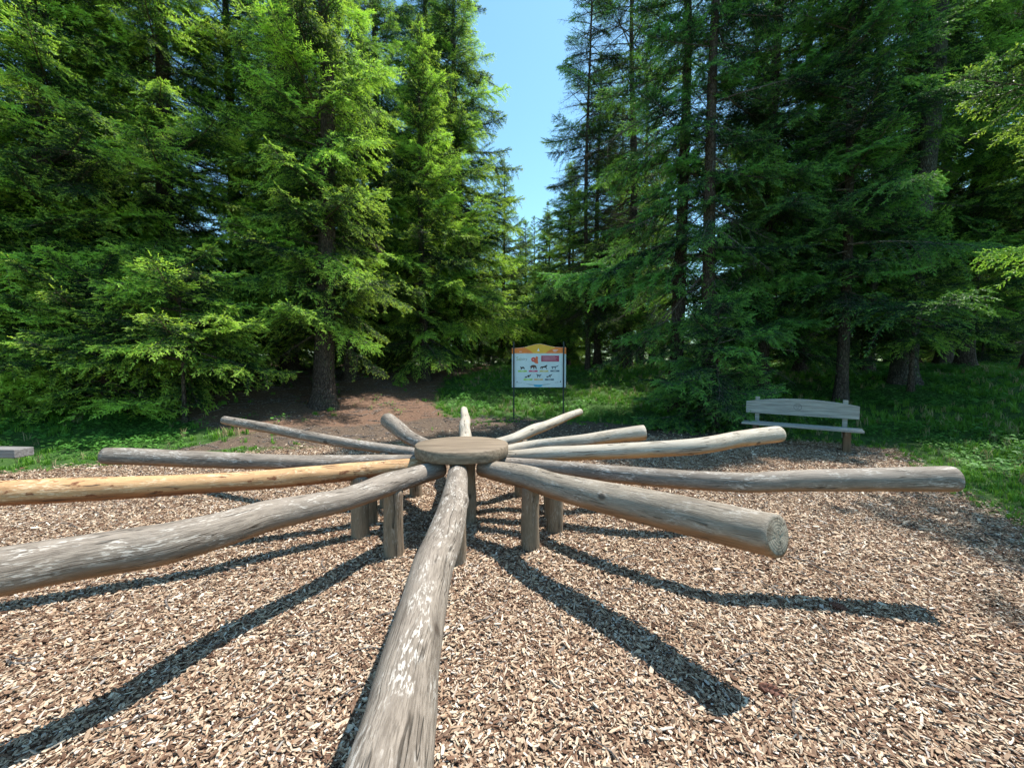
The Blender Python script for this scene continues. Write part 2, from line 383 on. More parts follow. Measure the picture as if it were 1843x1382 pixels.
def scatter(name, P, rot, scl, idx, coll, parent=None):
    me = bpy.data.meshes.new(name); P = np.asarray(P, np.float32)
    me.vertices.add(len(P)); me.vertices.foreach_set('co', P.ravel())
    attr(me, 'rot', 'FLOAT_VECTOR', rot); attr(me, 'scl', 'FLOAT', scl); attr(me, 'idx', 'INT', idx)
    o = link(name, me, parent)
    md = o.modifiers.new('scatter', 'NODES')
    if coll.name not in GROUPS: GROUPS[coll.name] = gn_group(coll)
    md.node_group = GROUPS[coll.name]
    o['kind'] = 'stuff'
    return o
def source_coll(name, meshes, mats=None):
    c = bpy.data.collections.new(name)
    for k, m in enumerate(meshes):
        o = bpy.data.objects.new('%s_%03d' % (name, k), m); c.objects.link(o)
        if mats:
            for s, mt in enumerate(mats[:len(o.material_slots)]):
                o.material_slots[s].link = 'OBJECT'; o.material_slots[s].material = mt
    return c

# ------------------------------------------------------------------ spruce boughs
def frame(D):
    D = D / np.linalg.norm(D, axis=-1, keepdims=True)
    up = np.tile(np.array([0, 0, 1.0]), (len(D), 1)); m = np.abs(D[:, 2]) > .95; up[m] = (1, 0, 0)
    S = np.cross(D, up); S /= np.linalg.norm(S, axis=1, keepdims=True); U = np.cross(S, D)
    return D, S, U
def bough(L, seed, droop=.55, lift=.28, rise=.12, side=1.0, bare=False, hang=.35, tipw=1.0):
    r = np.random.default_rng(seed)
    tubes = []  # (pts (k,3), radii)
    O, DD, LL, TT = [], [], [], []
    wob = r.normal(0, .03, 3)
    def prim(s):
        return np.stack([L * s * .97, L * wob[0] * np.sin(s * 3 + wob[1] * 20) * s, L * (rise * s - droop * s ** 2 + lift * s ** 3)], -1)
    ss = np.linspace(0, 1, 12)
    tubes.append((prim(ss), np.interp(ss, [0, 1], [.010 + .007 * L, .003]), 5))
    s = .10 if not bare else .08
    while s < .985:
        for sd in (-1, 1):
            if r.random() < (.1 if not bare else .25): continue
            sj = s + r.uniform(-.02, .02); o = prim(np.array([max(sj, .03)]))[0]
            t0 = prim(np.array([max(sj, .03) + .02]))[0] - o; t0 /= np.linalg.norm(t0)
            env = min(1, .35 + sj / .3) * (1 - sj) ** .75
            l2 = (.46 * L * env * side + .07) * r.uniform(.6, 1.12); l2 = min(l2, 1.05)
            ang = R(r.uniform(42, 66)) * sd
            lat = np.array([-t0[1], t0[0], 0.0]); lat /= np.linalg.norm(lat) + 1e-9
            d2 = t0 * math.cos(ang) + lat * math.sin(ang); d2[2] += r.normal(0, .2)
            kd = hang * r.uniform(.5, 1.5)
            k = np.linspace(0, 1, 5)
            pts = o + d2 * (k * l2)[:, None]; pts[:, 2] -= kd * l2 * k ** 2
            tubes.append((pts, np.interp(k, [0, 1], [.0045 if not bare else .005, .0016]), 3))
            if bare:
                m = int(l2 / .07)
                for j in range(m):
                    t = (j + .6) / m
                    if r.random() < .3: continue
                    q = o + d2 * (t * l2); q[2] -= kd * l2 * t * t
                    a2 = R(r.uniform(35, 75)) * r.choice([-1, 1]); la = np.array([-d2[1], d2[0], 0]); la /= np.linalg.norm(la) + 1e-9
                    d3 = d2 * math.cos(a2) + la * math.sin(a2) + np.array([0, 0, r.normal(-.1, .3)])
                    l3 = r.uniform(.06, .24) * (1.1 - t * .5)
                    e = q + d3 * l3; mid = q + d3 * l3 * .5 + np.array([0, 0, .02])
                    tubes.append((np.array([q, mid, e]), np.array([.0024, .0018, .001]), 3))
                    if r.random() < .10:
                        O.append(e - d3 * .05); DD.append(d3); LL.append(.07); TT.append(.3)
                continue
            m = max(2, int(l2 / .042))
            for j in range(m + 1):
                t = (j + .4) / (m + .4)
                if t > 1: t = 1
                q = o + d2 * (t * l2); q[2] -= kd * l2 * t * t
                tg = d2.copy(); tg[2] -= 2 * kd * t; tg /= np.linalg.norm(tg)
                la = np.array([-tg[1], tg[0], 0]); la /= np.linalg.norm(la) + 1e-9
                for s2 in (-1, 1):
                    if r.random() < (.14 if sj > .34 else .6): continue
                    a2 = R(r.uniform(30, 62)) * s2
                    d3 = tg * math.cos(a2) + la * math.sin(a2); d3[2] += r.normal(-.06, .36)
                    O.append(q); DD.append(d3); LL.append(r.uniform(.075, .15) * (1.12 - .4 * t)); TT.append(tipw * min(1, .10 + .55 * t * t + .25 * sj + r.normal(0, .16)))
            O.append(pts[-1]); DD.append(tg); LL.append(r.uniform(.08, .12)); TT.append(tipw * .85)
        s += (.085 if not bare else .13) / L
    if not bare:
        for sj in np.arange(.25, 1.0, .045 / L):
            o = prim(np.array([sj]))[0]; t0 = prim(np.array([sj + .02]))[0] - o; t0 /= np.linalg.norm(t0)
            a = r.uniform(0, 2 * math.pi); d3 = t0 * .8 + np.array([0, math.cos(a), abs(math.sin(a))]) * .6
            O.append(o); DD.append(d3); LL.append(r.uniform(.06, .1)); TT.append(tipw * (.2 + .5 * sj * r.random()))
        o = prim(np.array([1.0]))[0]; t0 = o - prim(np.array([.97]))[0]; O.append(o); DD.append(t0); LL.append(.13); TT.append(tipw)
    V, F3, F4, tipv = [], [], [], []; nv = 0
    for pts, rad, sides in tubes:
        T = np.gradient(pts, axis=0); _, S, U = frame(T)
        a = np.arange(sides) * 2 * math.pi / sides
        ringv = pts[:, None] + rad[:, None, None] * (np.cos(a)[None, :, None] * S[:, None] + np.sin(a)[None, :, None] * U[:, None])
        n = len(pts); V.append(ringv.reshape(-1, 3)); tipv.append(np.zeros(n * sides))
        b = nv + np.arange(n - 1)[:, None] * sides + np.arange(sides)[None]; b2 = nv + np.arange(n - 1)[:, None] * sides + (np.arange(sides)[None] + 1) % sides
        F4.append(np.stack([b, b2, b2 + sides, b + sides], -1).reshape(-1, 4)); nv += n * sides
    nF4 = sum(map(len, F4))
    if O:
        O = np.array(O); D, S, U = frame(np.array(DD)); LL = np.array(LL); TT = np.clip(np.array(TT), 0, 1); m = len(O)
        K = 5
        for k in range(K):
            f = (k + .5) / K
            for j in range(3):
                a = 2 * math.pi * (j / 3 + k * .17) + r.uniform(0, 6.28, m)
                out = np.cos(a)[:, None] * S + np.sin(a)[:, None] * U
                c = O + D * (LL * f)[:, None]
                hw = (LL / K * .55)[:, None]
                nl = r.uniform(.011, .021, m)[:, None] * (1.15 - .45 * f)
                A = c - D * hw; B = c + D * hw; Cc = c + out * nl + D * nl * .9
                V.append(np.stack([A, B, Cc], 1).reshape(-1, 3))
                tv = np.clip(TT * (.45 + .75 * f), 0, 1); tipv.append(np.repeat(tv, 3))
                F3.append(nv + np.arange(m * 3).reshape(m, 3)); nv += m * 3
    V = np.concatenate(V); F = []
    if F4: F.append(np.concatenate(F4))
    if F3: F.append(np.concatenate(F3))
    mi = np.concatenate([np.zeros(nF4), np.ones(sum(map(len, F3)))]).astype(int)
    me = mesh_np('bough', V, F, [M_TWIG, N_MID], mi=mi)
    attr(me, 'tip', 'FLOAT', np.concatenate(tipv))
    return me
CLS = [.55, 1.0, 1.6, 2.3, 3.1]; NV = 3
MB = []
for ci_, L_ in enumerate(CLS):
    for v in range(NV):
        MB.append(bough(L_, 100 * ci_ + v, droop=[.28, .48, .36][v], lift=[.24, .26, .34][v], rise=[.22, .1, .16][v], side=[1, .85, 1.1][v], hang=[.12, .42, .25][v]))
MBARE = [bough(L_, 900 + 10 * i + v, droop=.35, lift=.2, rise=.1, side=.8, bare=True) for i, L_ in enumerate(CLS) for v in range(NV)]
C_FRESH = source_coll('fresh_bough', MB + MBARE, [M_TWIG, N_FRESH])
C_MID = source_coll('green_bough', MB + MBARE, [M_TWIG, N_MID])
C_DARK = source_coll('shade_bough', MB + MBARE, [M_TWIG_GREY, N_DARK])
BOUGHS = {'fresh': C_FRESH, 'mid': C_MID, 'dark': C_DARK}

def trunk_mesh(H, r0, seed, mat, flare=1.6, seg=None):
    r = np.random.default_rng(seed); n = seg or max(14, int(H * 1.6)); k = 14
    zz = np.concatenate([[-.35, 0, .12, .3, .6], np.linspace(1.0, H, n)])
    rad = r0 * np.clip(1 - (zz / H) * .93, .05, 1); rad = rad * (1 + (flare - 1) * np.exp(-np.clip(zz, 0, None) / .28))
    V = []; ph = r.uniform(0, 6.28, 4)
    bx = .02 * H * np.array([math.sin(z * .35 + ph[0]) * .25 for z in zz]); by = .02 * H * np.array([math.sin(z * .3 + ph[1]) * .25 for z in zz])
    bx -= bx[1]; by -= by[1]
    for i, z in enumerate(zz):
        for a in np.arange(k) * 2 * math.pi / k:
            rr = rad[i] * (1 + .07 * math.sin(3 * a + ph[2] + z * .5) + .05 * math.sin(5 * a + ph[3] - z) + .25 * math.exp(-max(z, 0) / .25) * max(0, math.sin(4 * a + ph[2])) + r.normal(0, .02))
            V.append((bx[i] + rr * math.cos(a), by[i] + rr * math.sin(a), z))
    F = []
    for i in range(len(zz) - 1):
        for j in range(k): F.append((i * k + j, i * k + (j + 1) % k, (i + 1) * k + (j + 1) % k, (i + 1) * k + j))
    F.append(tuple(range((len(zz) - 1) * k, len(zz) * k)))
    return mesh('trunk', V, F, [mat], smooth=True)
def crown_pts(H, Rm, z0, seed, dens=9.0, power=.8, bare_below=0.0, bare_frac=0.0, top_min=.25, elev=(28, -14), lop=None, zmax=None, skirt=1.0, fol_from=None):
    """branch roots up the stem; returns P, rot, scl, idx"""
    r = np.random.default_rng(seed); P, Ro, S, I = [], [], [], []
    z = bare_below if bare_below else z0; az = r.uniform(0, 6.28)
    while z < H - .15:
        f = (z - z0) / (H - z0)
        foliage = z >= z0
        az += 2.39996 + r.normal(0, .25)
        ff = min(max(f, 0), 1)
        Lb = Rm * (1 - ff) ** power * (skirt if f < .12 else 1) * r.uniform(.72, 1.12) + top_min
        if not foliage: Lb *= r.uniform(.3, .7)
        Lb *= .62 + .62 * (noise.noise(Vector((math.cos(az) * 1.5, math.sin(az) * 1.5, z * .75 + seed * 7.3))) + .55)
        if lop is not None: Lb *= lop(az % (2 * math.pi), z)
        if Lb > .28:
            c = int(np.argmin([abs(math.log(Lb / q)) for q in CLS]))
            bare = (not foliage) or r.random() < bare_frac
            P.append((0, 0, z)); e = elev[1] + (elev[0] - elev[1]) * ff ** 1.3 + r.normal(0, 9)
            if bare: e -= 6; Lb = min(Lb, 3.2)
            Ro.append((R(r.normal(0, 9)), -R(e), az)); S.append(Lb / CLS[c]); I.append(c * NV + r.integers(NV) + (len(MB) if bare else 0))
        z += r.uniform(.5, 1.5) / (dens * (1.0 if foliage else .45) * (1 + .3 * ff))
        if zmax and z > zmax: break
    # leader
    for k in range(3):
        P.append((0, 0, H - .35)); Ro.append((r.uniform(0, 6), -R(80), r.uniform(0, 6))); S.append(.8); I.append(int(r.integers(NV)))
    return np.array(P), np.array(Ro), np.array(S), np.array(I)
def spruce(name, x, y, H, Rm, z0, tint='mid', seed=0, r0=None, label=None, group=None, bark=None, flare=1.5, lean=0.0, **k):
    z = gz(x, y)
    root = empty(name, (x, y, z), label=label, cat='tree', group=group)
    if lean: root.rotation_euler = (0, R(lean), 0)
    r0 = r0 or .011 * H + .02
    link('trunk', trunk_mesh(H, r0, seed, bark or M_BARK, flare), root)
    P, Ro, S, I = crown_pts(H, Rm, z0, seed, **k)
    scatter('crown', P, Ro, S, I, BOUGHS[tint], root)
    return root
def spot(px, y): return ((px - CX) / FPX * y, y)      # ground plan place of a photo column at a given distance

# ---- trees one can tell apart
T = spruce
lA = 'large spruce with low sweeping boughs at the far left of the clearing'
x, y = spot(330, 11.2); T('spruce_tree', x - .3, y, 17, 3.3, 1.4, 'fresh', 1, .27, lA, dens=11, skirt=1.25, elev=(25, -18))
x, y = spot(120, 9.6); T('spruce_tree', x, y, 16, 3.1, .7, 'fresh', 2, .25, 'spruce with its lowest boughs lying on the grass behind the left log ends', dens=12, skirt=1.25, elev=(25, -14))
x, y = spot(-120, 8.2); T('spruce_tree', x, y, 15, 3.0, .9, 'fresh', 3, .24, 'fresh green spruce standing at the left edge of the view above the cut beam', dens=11)
x, y = spot(395, 10.0); x, y = -7.0, 8.2; T('young_spruce', x, y, 3.4, 1.6, 1.3, 'fresh', 4, .04, 'broad young spruce with sunlit yellow-green shoots in front of the large left spruces', dens=20, top_min=.5, elev=(6, -14), power=.42)
x, y = spot(583, 10.3); T('spruce_tree', x, y, 19, 2.3, 2.7, 'fresh', 5, .27, 'thick flared brown trunk standing on bare needle litter left of the round table', dens=11, bare_below=1.9, bark=M_BARK, flare=1.5)
x, y = spot(588, 10.75); T('young_spruce', x, y, 7.4, 2.2, 1.7, 'fresh', 6, .05, 'young spruce with bright yellow-green crown around the thick flared trunk', dens=10, top_min=.3, elev=(20, -12))
x, y = spot(522, 13.6); T('spruce_tree', x, y, 18, 3.0, 3.2, 'mid', 7, .27, 'dark trunked spruce behind and left of the thick flared trunk', dens=9, bare_below=1.5)
x, y = spot(765, 14.2); T('spruce_tree', x, y, 12.6, 2.6, 1.1, 'fresh', 8, .16, 'pointed spruce with yellow-green sunlit crown left of the information board', dens=12, elev=(20, -12))
x, y = spot(822, 18.5); T('spruce_tree', x, y, 21.5, 4.0, 2.0, 'fresh', 9, .25, 'tall spruce whose right side borders the strip of blue sky', dens=11, power=.95)
x, y = spot(772, 22.0); T('spruce_tree', x, y, 26, 3.6, 3.0, 'mid', 11, .28, 'very tall spruce filling the view between the pointed one and the sky strip', dens=10)
x, y = spot(690, 17.0); T('spruce_tree', x, y, 21, 3.0, 2.2, 'mid', 10, .24, 'tall spruce rising behind the yellow-green pointed one', dens=10)
x, y = spot(640, 13.0); T('spruce_tree', x - .2, y, 17, 2.5, 2.6, 'mid', 12, .2, 'grey-green spruce with many bare inner twigs between the bright young tree and the pointed one', dens=9, bare_frac=.3)
x, y = spot(215, 13.5); T('spruce_tree', x, y, 19, 3.0, 1.6, 'mid', 13, .25, 'spruce behind the far left pair, with blue sky showing through beside its stem', dens=8)
x, y = spot(430, 13.2); T('spruce_tree', x, y, 18, 2.7, 2.4, 'fresh', 14, .22, 'spruce with yellow new shoots high up above the broad young spruce', dens=9)
x, y = spot(905, 24); T('spruce_tree', x, y, 12.5, 2.6, .8, 'mid', 15, .16, 'pale grey-green spruce just left of the information board, at the foot of the sky gap', dens=9)
# right side
x, y = spot(945, 29); T('spruce_tree', x, y, 10.6, 3.0, .6, 'mid', 41, .15, 'distant spruce rising right above the left half of the information board', dens=12, power=.9)
x, y = spot(985, 26); T('spruce_tree', x, y, 10.0, 2.6, .6, 'mid', 42, .14, 'distant spruce rising right above the right half of the information board', dens=12, power=.9)
x, y = spot(1022, 22.5); T('spruce_tree', x, y, 11.5, 2.6, .8, 'mid', 43, .15, 'full-crowned mid-green spruce between the information board and the twiggy tall one', dens=11, power=.85)
x, y = -8.9, 8.4; T('young_spruce', x, y, 3.0, 2.0, .25, 'fresh', 44, .05, 'low broad spruce boughs spreading over the grass behind the blunt left log end', dens=22, top_min=.5, elev=(6, -14), power=.45)
x, y = spot(1128, 18.5); T('spruce_tree', x, y, 23, 4.6, 3.0, 'mid', 21, .24, 'thin spruce with bare twiggy branches reaching left into the sky strip', dens=9, bare_frac=.6, bare_below=1.2, power=.6)
x, y = spot(1058, 17.0); T('spruce_tree', x, y, 20, 2.7, 2.2, 'mid', 35, .11, 'nearly bare twiggy spruce at the right border of the blue sky strip', dens=8, bare_frac=.5, bare_below=1.2, power=.55)
x, y = spot(1075, 19.5); T('spruce_tree', x, y, 15, 2.6, 1.6, 'mid', 22, .18, 'grey twiggy spruce right behind the information board', dens=9, bare_frac=.4, bare_below=.6)
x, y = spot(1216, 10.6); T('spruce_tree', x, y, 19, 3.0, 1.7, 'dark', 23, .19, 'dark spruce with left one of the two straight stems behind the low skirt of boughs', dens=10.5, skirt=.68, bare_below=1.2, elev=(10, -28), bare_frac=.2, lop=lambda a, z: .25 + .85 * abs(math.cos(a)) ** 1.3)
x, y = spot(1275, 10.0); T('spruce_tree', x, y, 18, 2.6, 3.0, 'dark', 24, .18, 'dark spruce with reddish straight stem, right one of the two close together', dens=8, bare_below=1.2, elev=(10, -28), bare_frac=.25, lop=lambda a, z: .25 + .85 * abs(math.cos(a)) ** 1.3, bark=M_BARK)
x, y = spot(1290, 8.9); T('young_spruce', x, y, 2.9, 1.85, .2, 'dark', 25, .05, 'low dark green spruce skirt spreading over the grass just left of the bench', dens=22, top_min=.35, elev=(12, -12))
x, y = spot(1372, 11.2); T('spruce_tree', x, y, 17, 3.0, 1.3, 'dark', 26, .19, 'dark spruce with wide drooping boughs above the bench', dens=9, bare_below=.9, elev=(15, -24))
x, y = spot(1628, 10.6); T('spruce_tree', x, y, 21, 2.9, 6.3, 'mid', 27, .27, 'thick grey trunked spruce on the grassy bank to the right of the bench', dens=7, bare_below=1.8, bare_frac=.2, flare=1.25, bark=M_BARK_GREY, lop=lambda a, z: .25 + .85 * abs(math.cos(a)) ** 1.3)
x, y = spot(1640, 9.9); T('young_spruce', x, y, 4.4, 1.6, 1.3, 'mid', 28, .05, 'young spruce with pale green tips in front of the thick grey trunk', dens=12, elev=(15, -10), top_min=.3)
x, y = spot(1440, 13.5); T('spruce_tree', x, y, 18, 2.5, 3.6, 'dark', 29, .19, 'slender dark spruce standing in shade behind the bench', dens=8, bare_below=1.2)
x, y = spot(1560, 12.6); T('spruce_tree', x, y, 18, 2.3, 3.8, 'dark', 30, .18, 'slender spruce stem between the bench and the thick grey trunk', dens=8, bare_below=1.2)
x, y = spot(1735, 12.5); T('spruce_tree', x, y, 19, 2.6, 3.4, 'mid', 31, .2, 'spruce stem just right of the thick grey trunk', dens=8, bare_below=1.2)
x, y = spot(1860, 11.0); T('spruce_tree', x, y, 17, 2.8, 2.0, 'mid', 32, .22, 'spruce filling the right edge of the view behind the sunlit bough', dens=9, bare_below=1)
T('spruce_tree', 9.1, 4.4, 18, 2.9, 1.9, 'mid', 33, .17, 'near spruce reaching sunlit boughs in from the right edge of the view', dens=5.5, bare_frac=.25, elev=(20, 0), power=.75)
x, y = spot(1515, 9.9); T('spruce_tree', x, y, 17, 2.6, 2.2, 'dark', 34, .13, 'tall dark spruce rising above the right half of the bench', dens=9, bare_below=2.0)

# ---- trees of the forest behind
far_lab = {0: ('one of the crowded spruces deep in the forest behind the left-hand trees', 'spruces deep in the forest on the left'),
           1: ('one of the crowded spruces deep in the forest behind the bench', 'spruces deep in the forest on the right'),
           2: ('one of the small far spruces closing the sky gap behind the information board', 'far spruces at the foot of the sky gap')}
used = [tuple(o.location[:2]) for o in COL.objects if o.name.startswith(('spruce', 'young'))]
protos = []
for i in range(6):
    H = [17, 19, 18, 20, 16, 18][i]
    protos.append((trunk_mesh(H, .012 * H, 300 + i, M_BARK if i % 2 else M_BARK_GREY, seg=12), crown_pts(H, [2.7, 3.0, 2.4, 3.1, 2.6, 2.2][i], [2.2, 1.2, 3.2, 2.0, .8, 2.6][i], 400 + i, dens=8, bare_below=.7, bare_frac=.12), H))
pm = {}
def far_tree(x, y, i, tint, s, reg):
    tm, (P, Ro, S, I), H = protos[i]
    lab, grp = far_lab[reg]
    root = empty('spruce_tree', (x, y, gz(x, y)), random.uniform(0, 6.28), label=lab, cat='tree', group=grp); root.scale = (s, s, s)
    link('trunk', tm, root)
    if (i, tint) not in pm:
        c = scatter('crown', P, Ro, S, I, BOUGHS[tint], root); pm[(i, tint)] = c
    else:
        c = pm[(i, tint)].copy(); COL.objects.link(c); c.parent = root
n = 0; tries = 0
rr = random.Random(5)
while n < 74 and tries < 4000:
    tries += 1
    y = rr.uniform(14.5, 42); px = rr.uniform(-150, 1990)
    x = (px - CX) / FPX * y
    if any((x - a) ** 2 + (y - b) ** 2 < (2.3 + y * .03) ** 2 for a, b in used): continue
    if 835 < px < 1035 or 1210 < px < 1335 or 300 < px < 450: continue
    reg = 0 if px < CX else 1
    # crowns next to the sky strip stay low
    s = rr.uniform(.85, 1.15)
    if 700 < px <= 835 or 1035 <= px < 1140:
        edge = min(abs(px - 870), abs(px - 1005)) / FPX * y
        if edge < 3.4: continue
    used.append((x, y)); n += 1
    far_tree(x, y, rr.randrange(6), 'mid' if (px < 950 or rr.random() < .5) else 'dark', s, reg)
for k, (px, y, s) in enumerate([(880, 33, .72), (935, 38, .72), (985, 36, .82), (1030, 31, .80), (960, 46, 1.08), (910, 50, 1.12), (1010, 52, 1.2), (850, 44, .9), (1060, 44, .92), (970, 27, .40), (1010, 24, .42), (925, 29, .42)]):
    x, y = spot(px, y); far_tree(x, y, k % 6, 'mid', s, 2)

# young spruces filling the wood under the tall ones
yp = [(trunk_mesh(4.2, .05, 350 + i, M_BARK, seg=8), crown_pts(4.2, [1.6, 1.3, 1.9][i], .3, 450 + i, dens=13, top_min=.3, elev=(20, -10))) for i in range(3)]
ypm = {}; n = 0; tries = 0
while n < 46 and tries < 3000:
    tries += 1
    y = rr.uniform(12.5, 34); px = rr.uniform(-100, 1940); x = (px - CX) / FPX * y
    if any((x - a) ** 2 + (y - b) ** 2 < 1.2 ** 2 for a, b in used) or 560 < px < 745 and y < 15 or 740 < px < 1060 and y < 20 or 1190 < px < 1340: continue
    n += 1; used.append((x, y)); i = rr.randrange(3); reg = px > CX; tint = 'mid' if rr.random() < .7 else 'dark'
    root = empty('young_spruce', (x, y, gz(x, y)), rr.uniform(0, 6.28), label=('small spruce growing in the shade between the trunks on the bench side' if reg else 'small spruce growing in the shade between the trunks on the left side'), cat='tree', group='small spruces under the tall trees, ' + ('bench side' if reg else 'left side'))
    sc_ = rr.uniform(.55, 1.2); root.scale = (sc_,) * 3
    link('trunk', yp[i][0], root)
    if (i, tint) in ypm: c = ypm[(i, tint)].copy(); COL.objects.link(c); c.parent = root
    else: ypm[(i, tint)] = scatter('crown', *yp[i][1], BOUGHS[tint], root)
# the wood beyond, which reads as one mass
m = 4600; yy = rng.uniform(44, 72, m); pxs = rng.uniform(-500, 2340, m); xx = (pxs - CX) / FPX * yy
top_ = np.where((pxs > 850) & (pxs < 1020), .24 * yy, 15 + 3 * np.sin(xx * .9)); top_ = np.where(((pxs > 1200) & (pxs < 1345)) | ((pxs > 320) & (pxs < 450)), .12 * yy, top_)
zz = rng.uniform(0, 1, m) ** 1.2 * top_ + 1.2
tag(scatter('distant_forest', np.column_stack([xx, yy, zz]), np.stack([rng.normal(0, .4, m), rng.uniform(-.3, .6, m), rng.uniform(0, 6.28, m)], 1), rng.uniform(1.0, 1.7, m), rng.integers(9, 15, m), C_MID), kind='stuff', label='far forest closing the view behind all the trunks', cat='forest')

# ------------------------------------------------------------------ ground cover
def blade_tuft(seed, n=16, h=.16, spread=.07, bw=.006, mats=(M_GRASS,)):
    r = np.random.default_rng(seed); V, F = [], []
    for i in range(n):
        a = r.uniform(0, 6.28); b = r.uniform(0, spread); x, y = b * math.cos(a), b * math.sin(a)
        hh = h * r.uniform(.5, 1.1); le = r.uniform(.15, .7) * hh; d = r.uniform(0, 6.28); wx, wy = -math.sin(d) * bw, math.cos(d) * bw
        k = len(V)
        V += [(x - wx, y - wy, -.01), (x + wx, y + wy, -.01), (x + le * .35 * math.cos(d) + wx * .8, y + le * .35 * math.sin(d) + wy * .8, hh * .6),
              (x + le * .35 * math.cos(d) - wx * .8, y + le * .35 * math.sin(d) - wy * .8, hh * .6), (x + le * math.cos(d), y + le * math.sin(d), hh)]
        F += [(k, k + 1, k + 2, k + 3), (k + 3, k + 2, k + 4)]
    return mesh('tuft', V, F, mats)
def weed(seed, n=9, h=.11, ls=.035):
    r = np.random.default_rng(seed); V, F = [], []
    for i in range(n):
        a = r.uniform(0, 6.28); b = r.uniform(.01, .1); c = np.array([b * math.cos(a), b * math.sin(a), h * r.uniform(.3, 1.0)])
        d = r.uniform(0, 6.28); f = np.array([math.cos(d), math.sin(d), r.uniform(-.3, .5)]); s = np.array([-math.sin(d), math.cos(d), r.uniform(-.3, .3)])
        L = ls * r.uniform(.6, 1.3); k = len(V)
        V += [tuple(c), tuple(c + f * L * .5 + s * L * .42), tuple(c + f * L * 1.15), tuple(c + f * L * .5 - s * L * .42)]
        F += [(k, k + 1, k + 2), (k, k + 2, k + 3)]
        V += [(b * .3 * math.cos(a), b * .3 * math.sin(a), 0), (b * .3 * math.cos(a) + .002, b * .3 * math.sin(a), 0), tuple(c)]; F += [(k + 4, k + 5, k + 6)]
    return mesh('weed', V, F, [M_WEED])
C_COVER = source_coll('cover', [blade_tuft(1, 16, .10), blade_tuft(2, 22, .075), blade_tuft(3, 12, .15, .05), weed(4), weed(5, 13, .09, .03), weed(6, 10, .16, .045), blade_tuft(7, 9, .14, .06, .004, (M_DRY,))])
def rand_pts(n, x0, x1, y0, y1): return np.stack([rng.uniform(x0, x1, n), rng.uniform(y0, y1, n)], 1)
def clump(P, s, ph): return np.sin(P[:, 0] * s + ph) * np.sin(P[:, 1] * s * 1.13 + ph * 2) + .6 * np.sin(P[:, 0] * s * 2.3 + P[:, 1] * s * 1.7 + ph)
P = rand_pts(90000, -22, 22, 1.5, 24)
vis = (np.abs(P[:, 0]) < 1.45 * P[:, 1] + 1.2)
db = pdist(P, BOUND); dl = pdist(P, LITTER); dt = pdist(P, TRAIL)
den = np.clip(1.15 - P[:, 1] / 24, .2, 1) * np.where(db < .35, .55, 1.0)
den *= np.where(dl < 0, .04, 1.0) * np.where(dt < 0, .12, 1) * np.where((dl > 0) & (dl < .4), .5, 1)
den *= np.where(clump(P, 1.9, .7) > -.55, 1, .35)
keep = vis & (db > -.12 + .12 * clump(P, 2.7, 1.2)) & (rng.random(len(P)) < den)
P = P[keep]; db = db[keep]
print('cover', len(P))
grassy = (clump(P, .9, 2.0) + rng.normal(0, .5, len(P)) > -.1) | (db < .5)
idx = np.where(grassy, rng.choice([0, 0, 1, 1, 2, 6], len(P)), rng.choice([3, 4, 4, 5], len(P)))
rot = np.zeros((len(P), 3)); rot[:, 2] = rng.uniform(0, 6.28, len(P))
sclv = rng.uniform(.7, 1.35, len(P)) * np.clip(.55 + db * .5, .55, 1.15)
tag(scatter('grass', np.column_stack([P, ground_z(P)]), rot, sclv, idx, C_COVER), kind='stuff', label='grass and low leafy weeds covering the bank', cat='grass')

# wood chips
def chip_mesh(seed, L, W, Tk):
    r = np.random.default_rng(seed); k = 5 + seed % 2
    xs = np.linspace(-1, 1, 3)
    top = [(-L * .5, r.uniform(-.2, .2) * W), (-L * .3, W * .5 * r.uniform(.7, 1)), (L * .35, W * .5 * r.uniform(.5, 1)), (L * .5, r.uniform(-.3, .3) * W), (L * .3, -W * .5 * r.uniform(.6, 1)), (-L * .35, -W * .5 * r.uniform(.7, 1))]
    b = r.uniform(-.12, .12)
    V = [(x, y, Tk * .5 + b * (x / L) ** 2 * L) for x, y in top] + [(x * .94, y * .9, -Tk * .5 + b * (x / L) ** 2 * L) for x, y in top]
    F = [tuple(range(6)), tuple(range(11, 5, -1))] + [(i, i + 6, (i + 1) % 6 + 6, (i + 1) % 6) for i in range(6)]
    F[1:] = [f if i == 0 else f for i, f in enumerate(F[1:])]
    return mesh('chip', V, F, [M_CHIP])
C_CHIP = source_coll('chip', [chip_mesh(1, .040, .011, .003), chip_mesh(2, .032, .014, .004), chip_mesh(3, .050, .008, .003), chip_mesh(4, .022, .016, .004), chip_mesh(5, .036, .009, .004),
                              chip_mesh(6, .028, .012, .003), chip_mesh(7, .060, .010, .004), chip_mesh(8, .018, .010, .004), chip_mesh(9, .044, .016, .004), chip_mesh(10, .030, .006, .003)])
def chips(y0, y1, dens, sc_):
    xa = 1.45 * y1 + .5; A = 2 * xa * (y1 - y0); P = rand_pts(int(A * dens), -xa, xa, y0, y1)
    P = P[np.abs(P[:, 0]) < 1.45 * P[:, 1] + .5]
    d = pdist(P, BOUND); P = P[d < .12 * rng.normal(0, 1, len(P)) + .05]
    P = P[rng.random(len(P)) < np.clip(.5 + pdist(P, SOIL) / .5 + .25 * rng.normal(0, 1, len(P)), .10, 1)]
    return P, np.full(len(P), sc_)
parts = [chips(.45, 2.6, 9500, .68), chips(2.6, 4.6, 6600, .76), chips(4.6, 7, 2900, .88), chips(7, 10, 1300, 1.1)]
P = np.concatenate([p[0] for p in parts]); S0 = np.concatenate([p[1] for p in parts]); m = len(P)
print('chips', m)
rot = np.stack([rng.normal(0, .31, m), rng.normal(0, .28, m), rng.uniform(0, 6.28, m)], 1)
lift = rng.uniform(.0, .017, m)
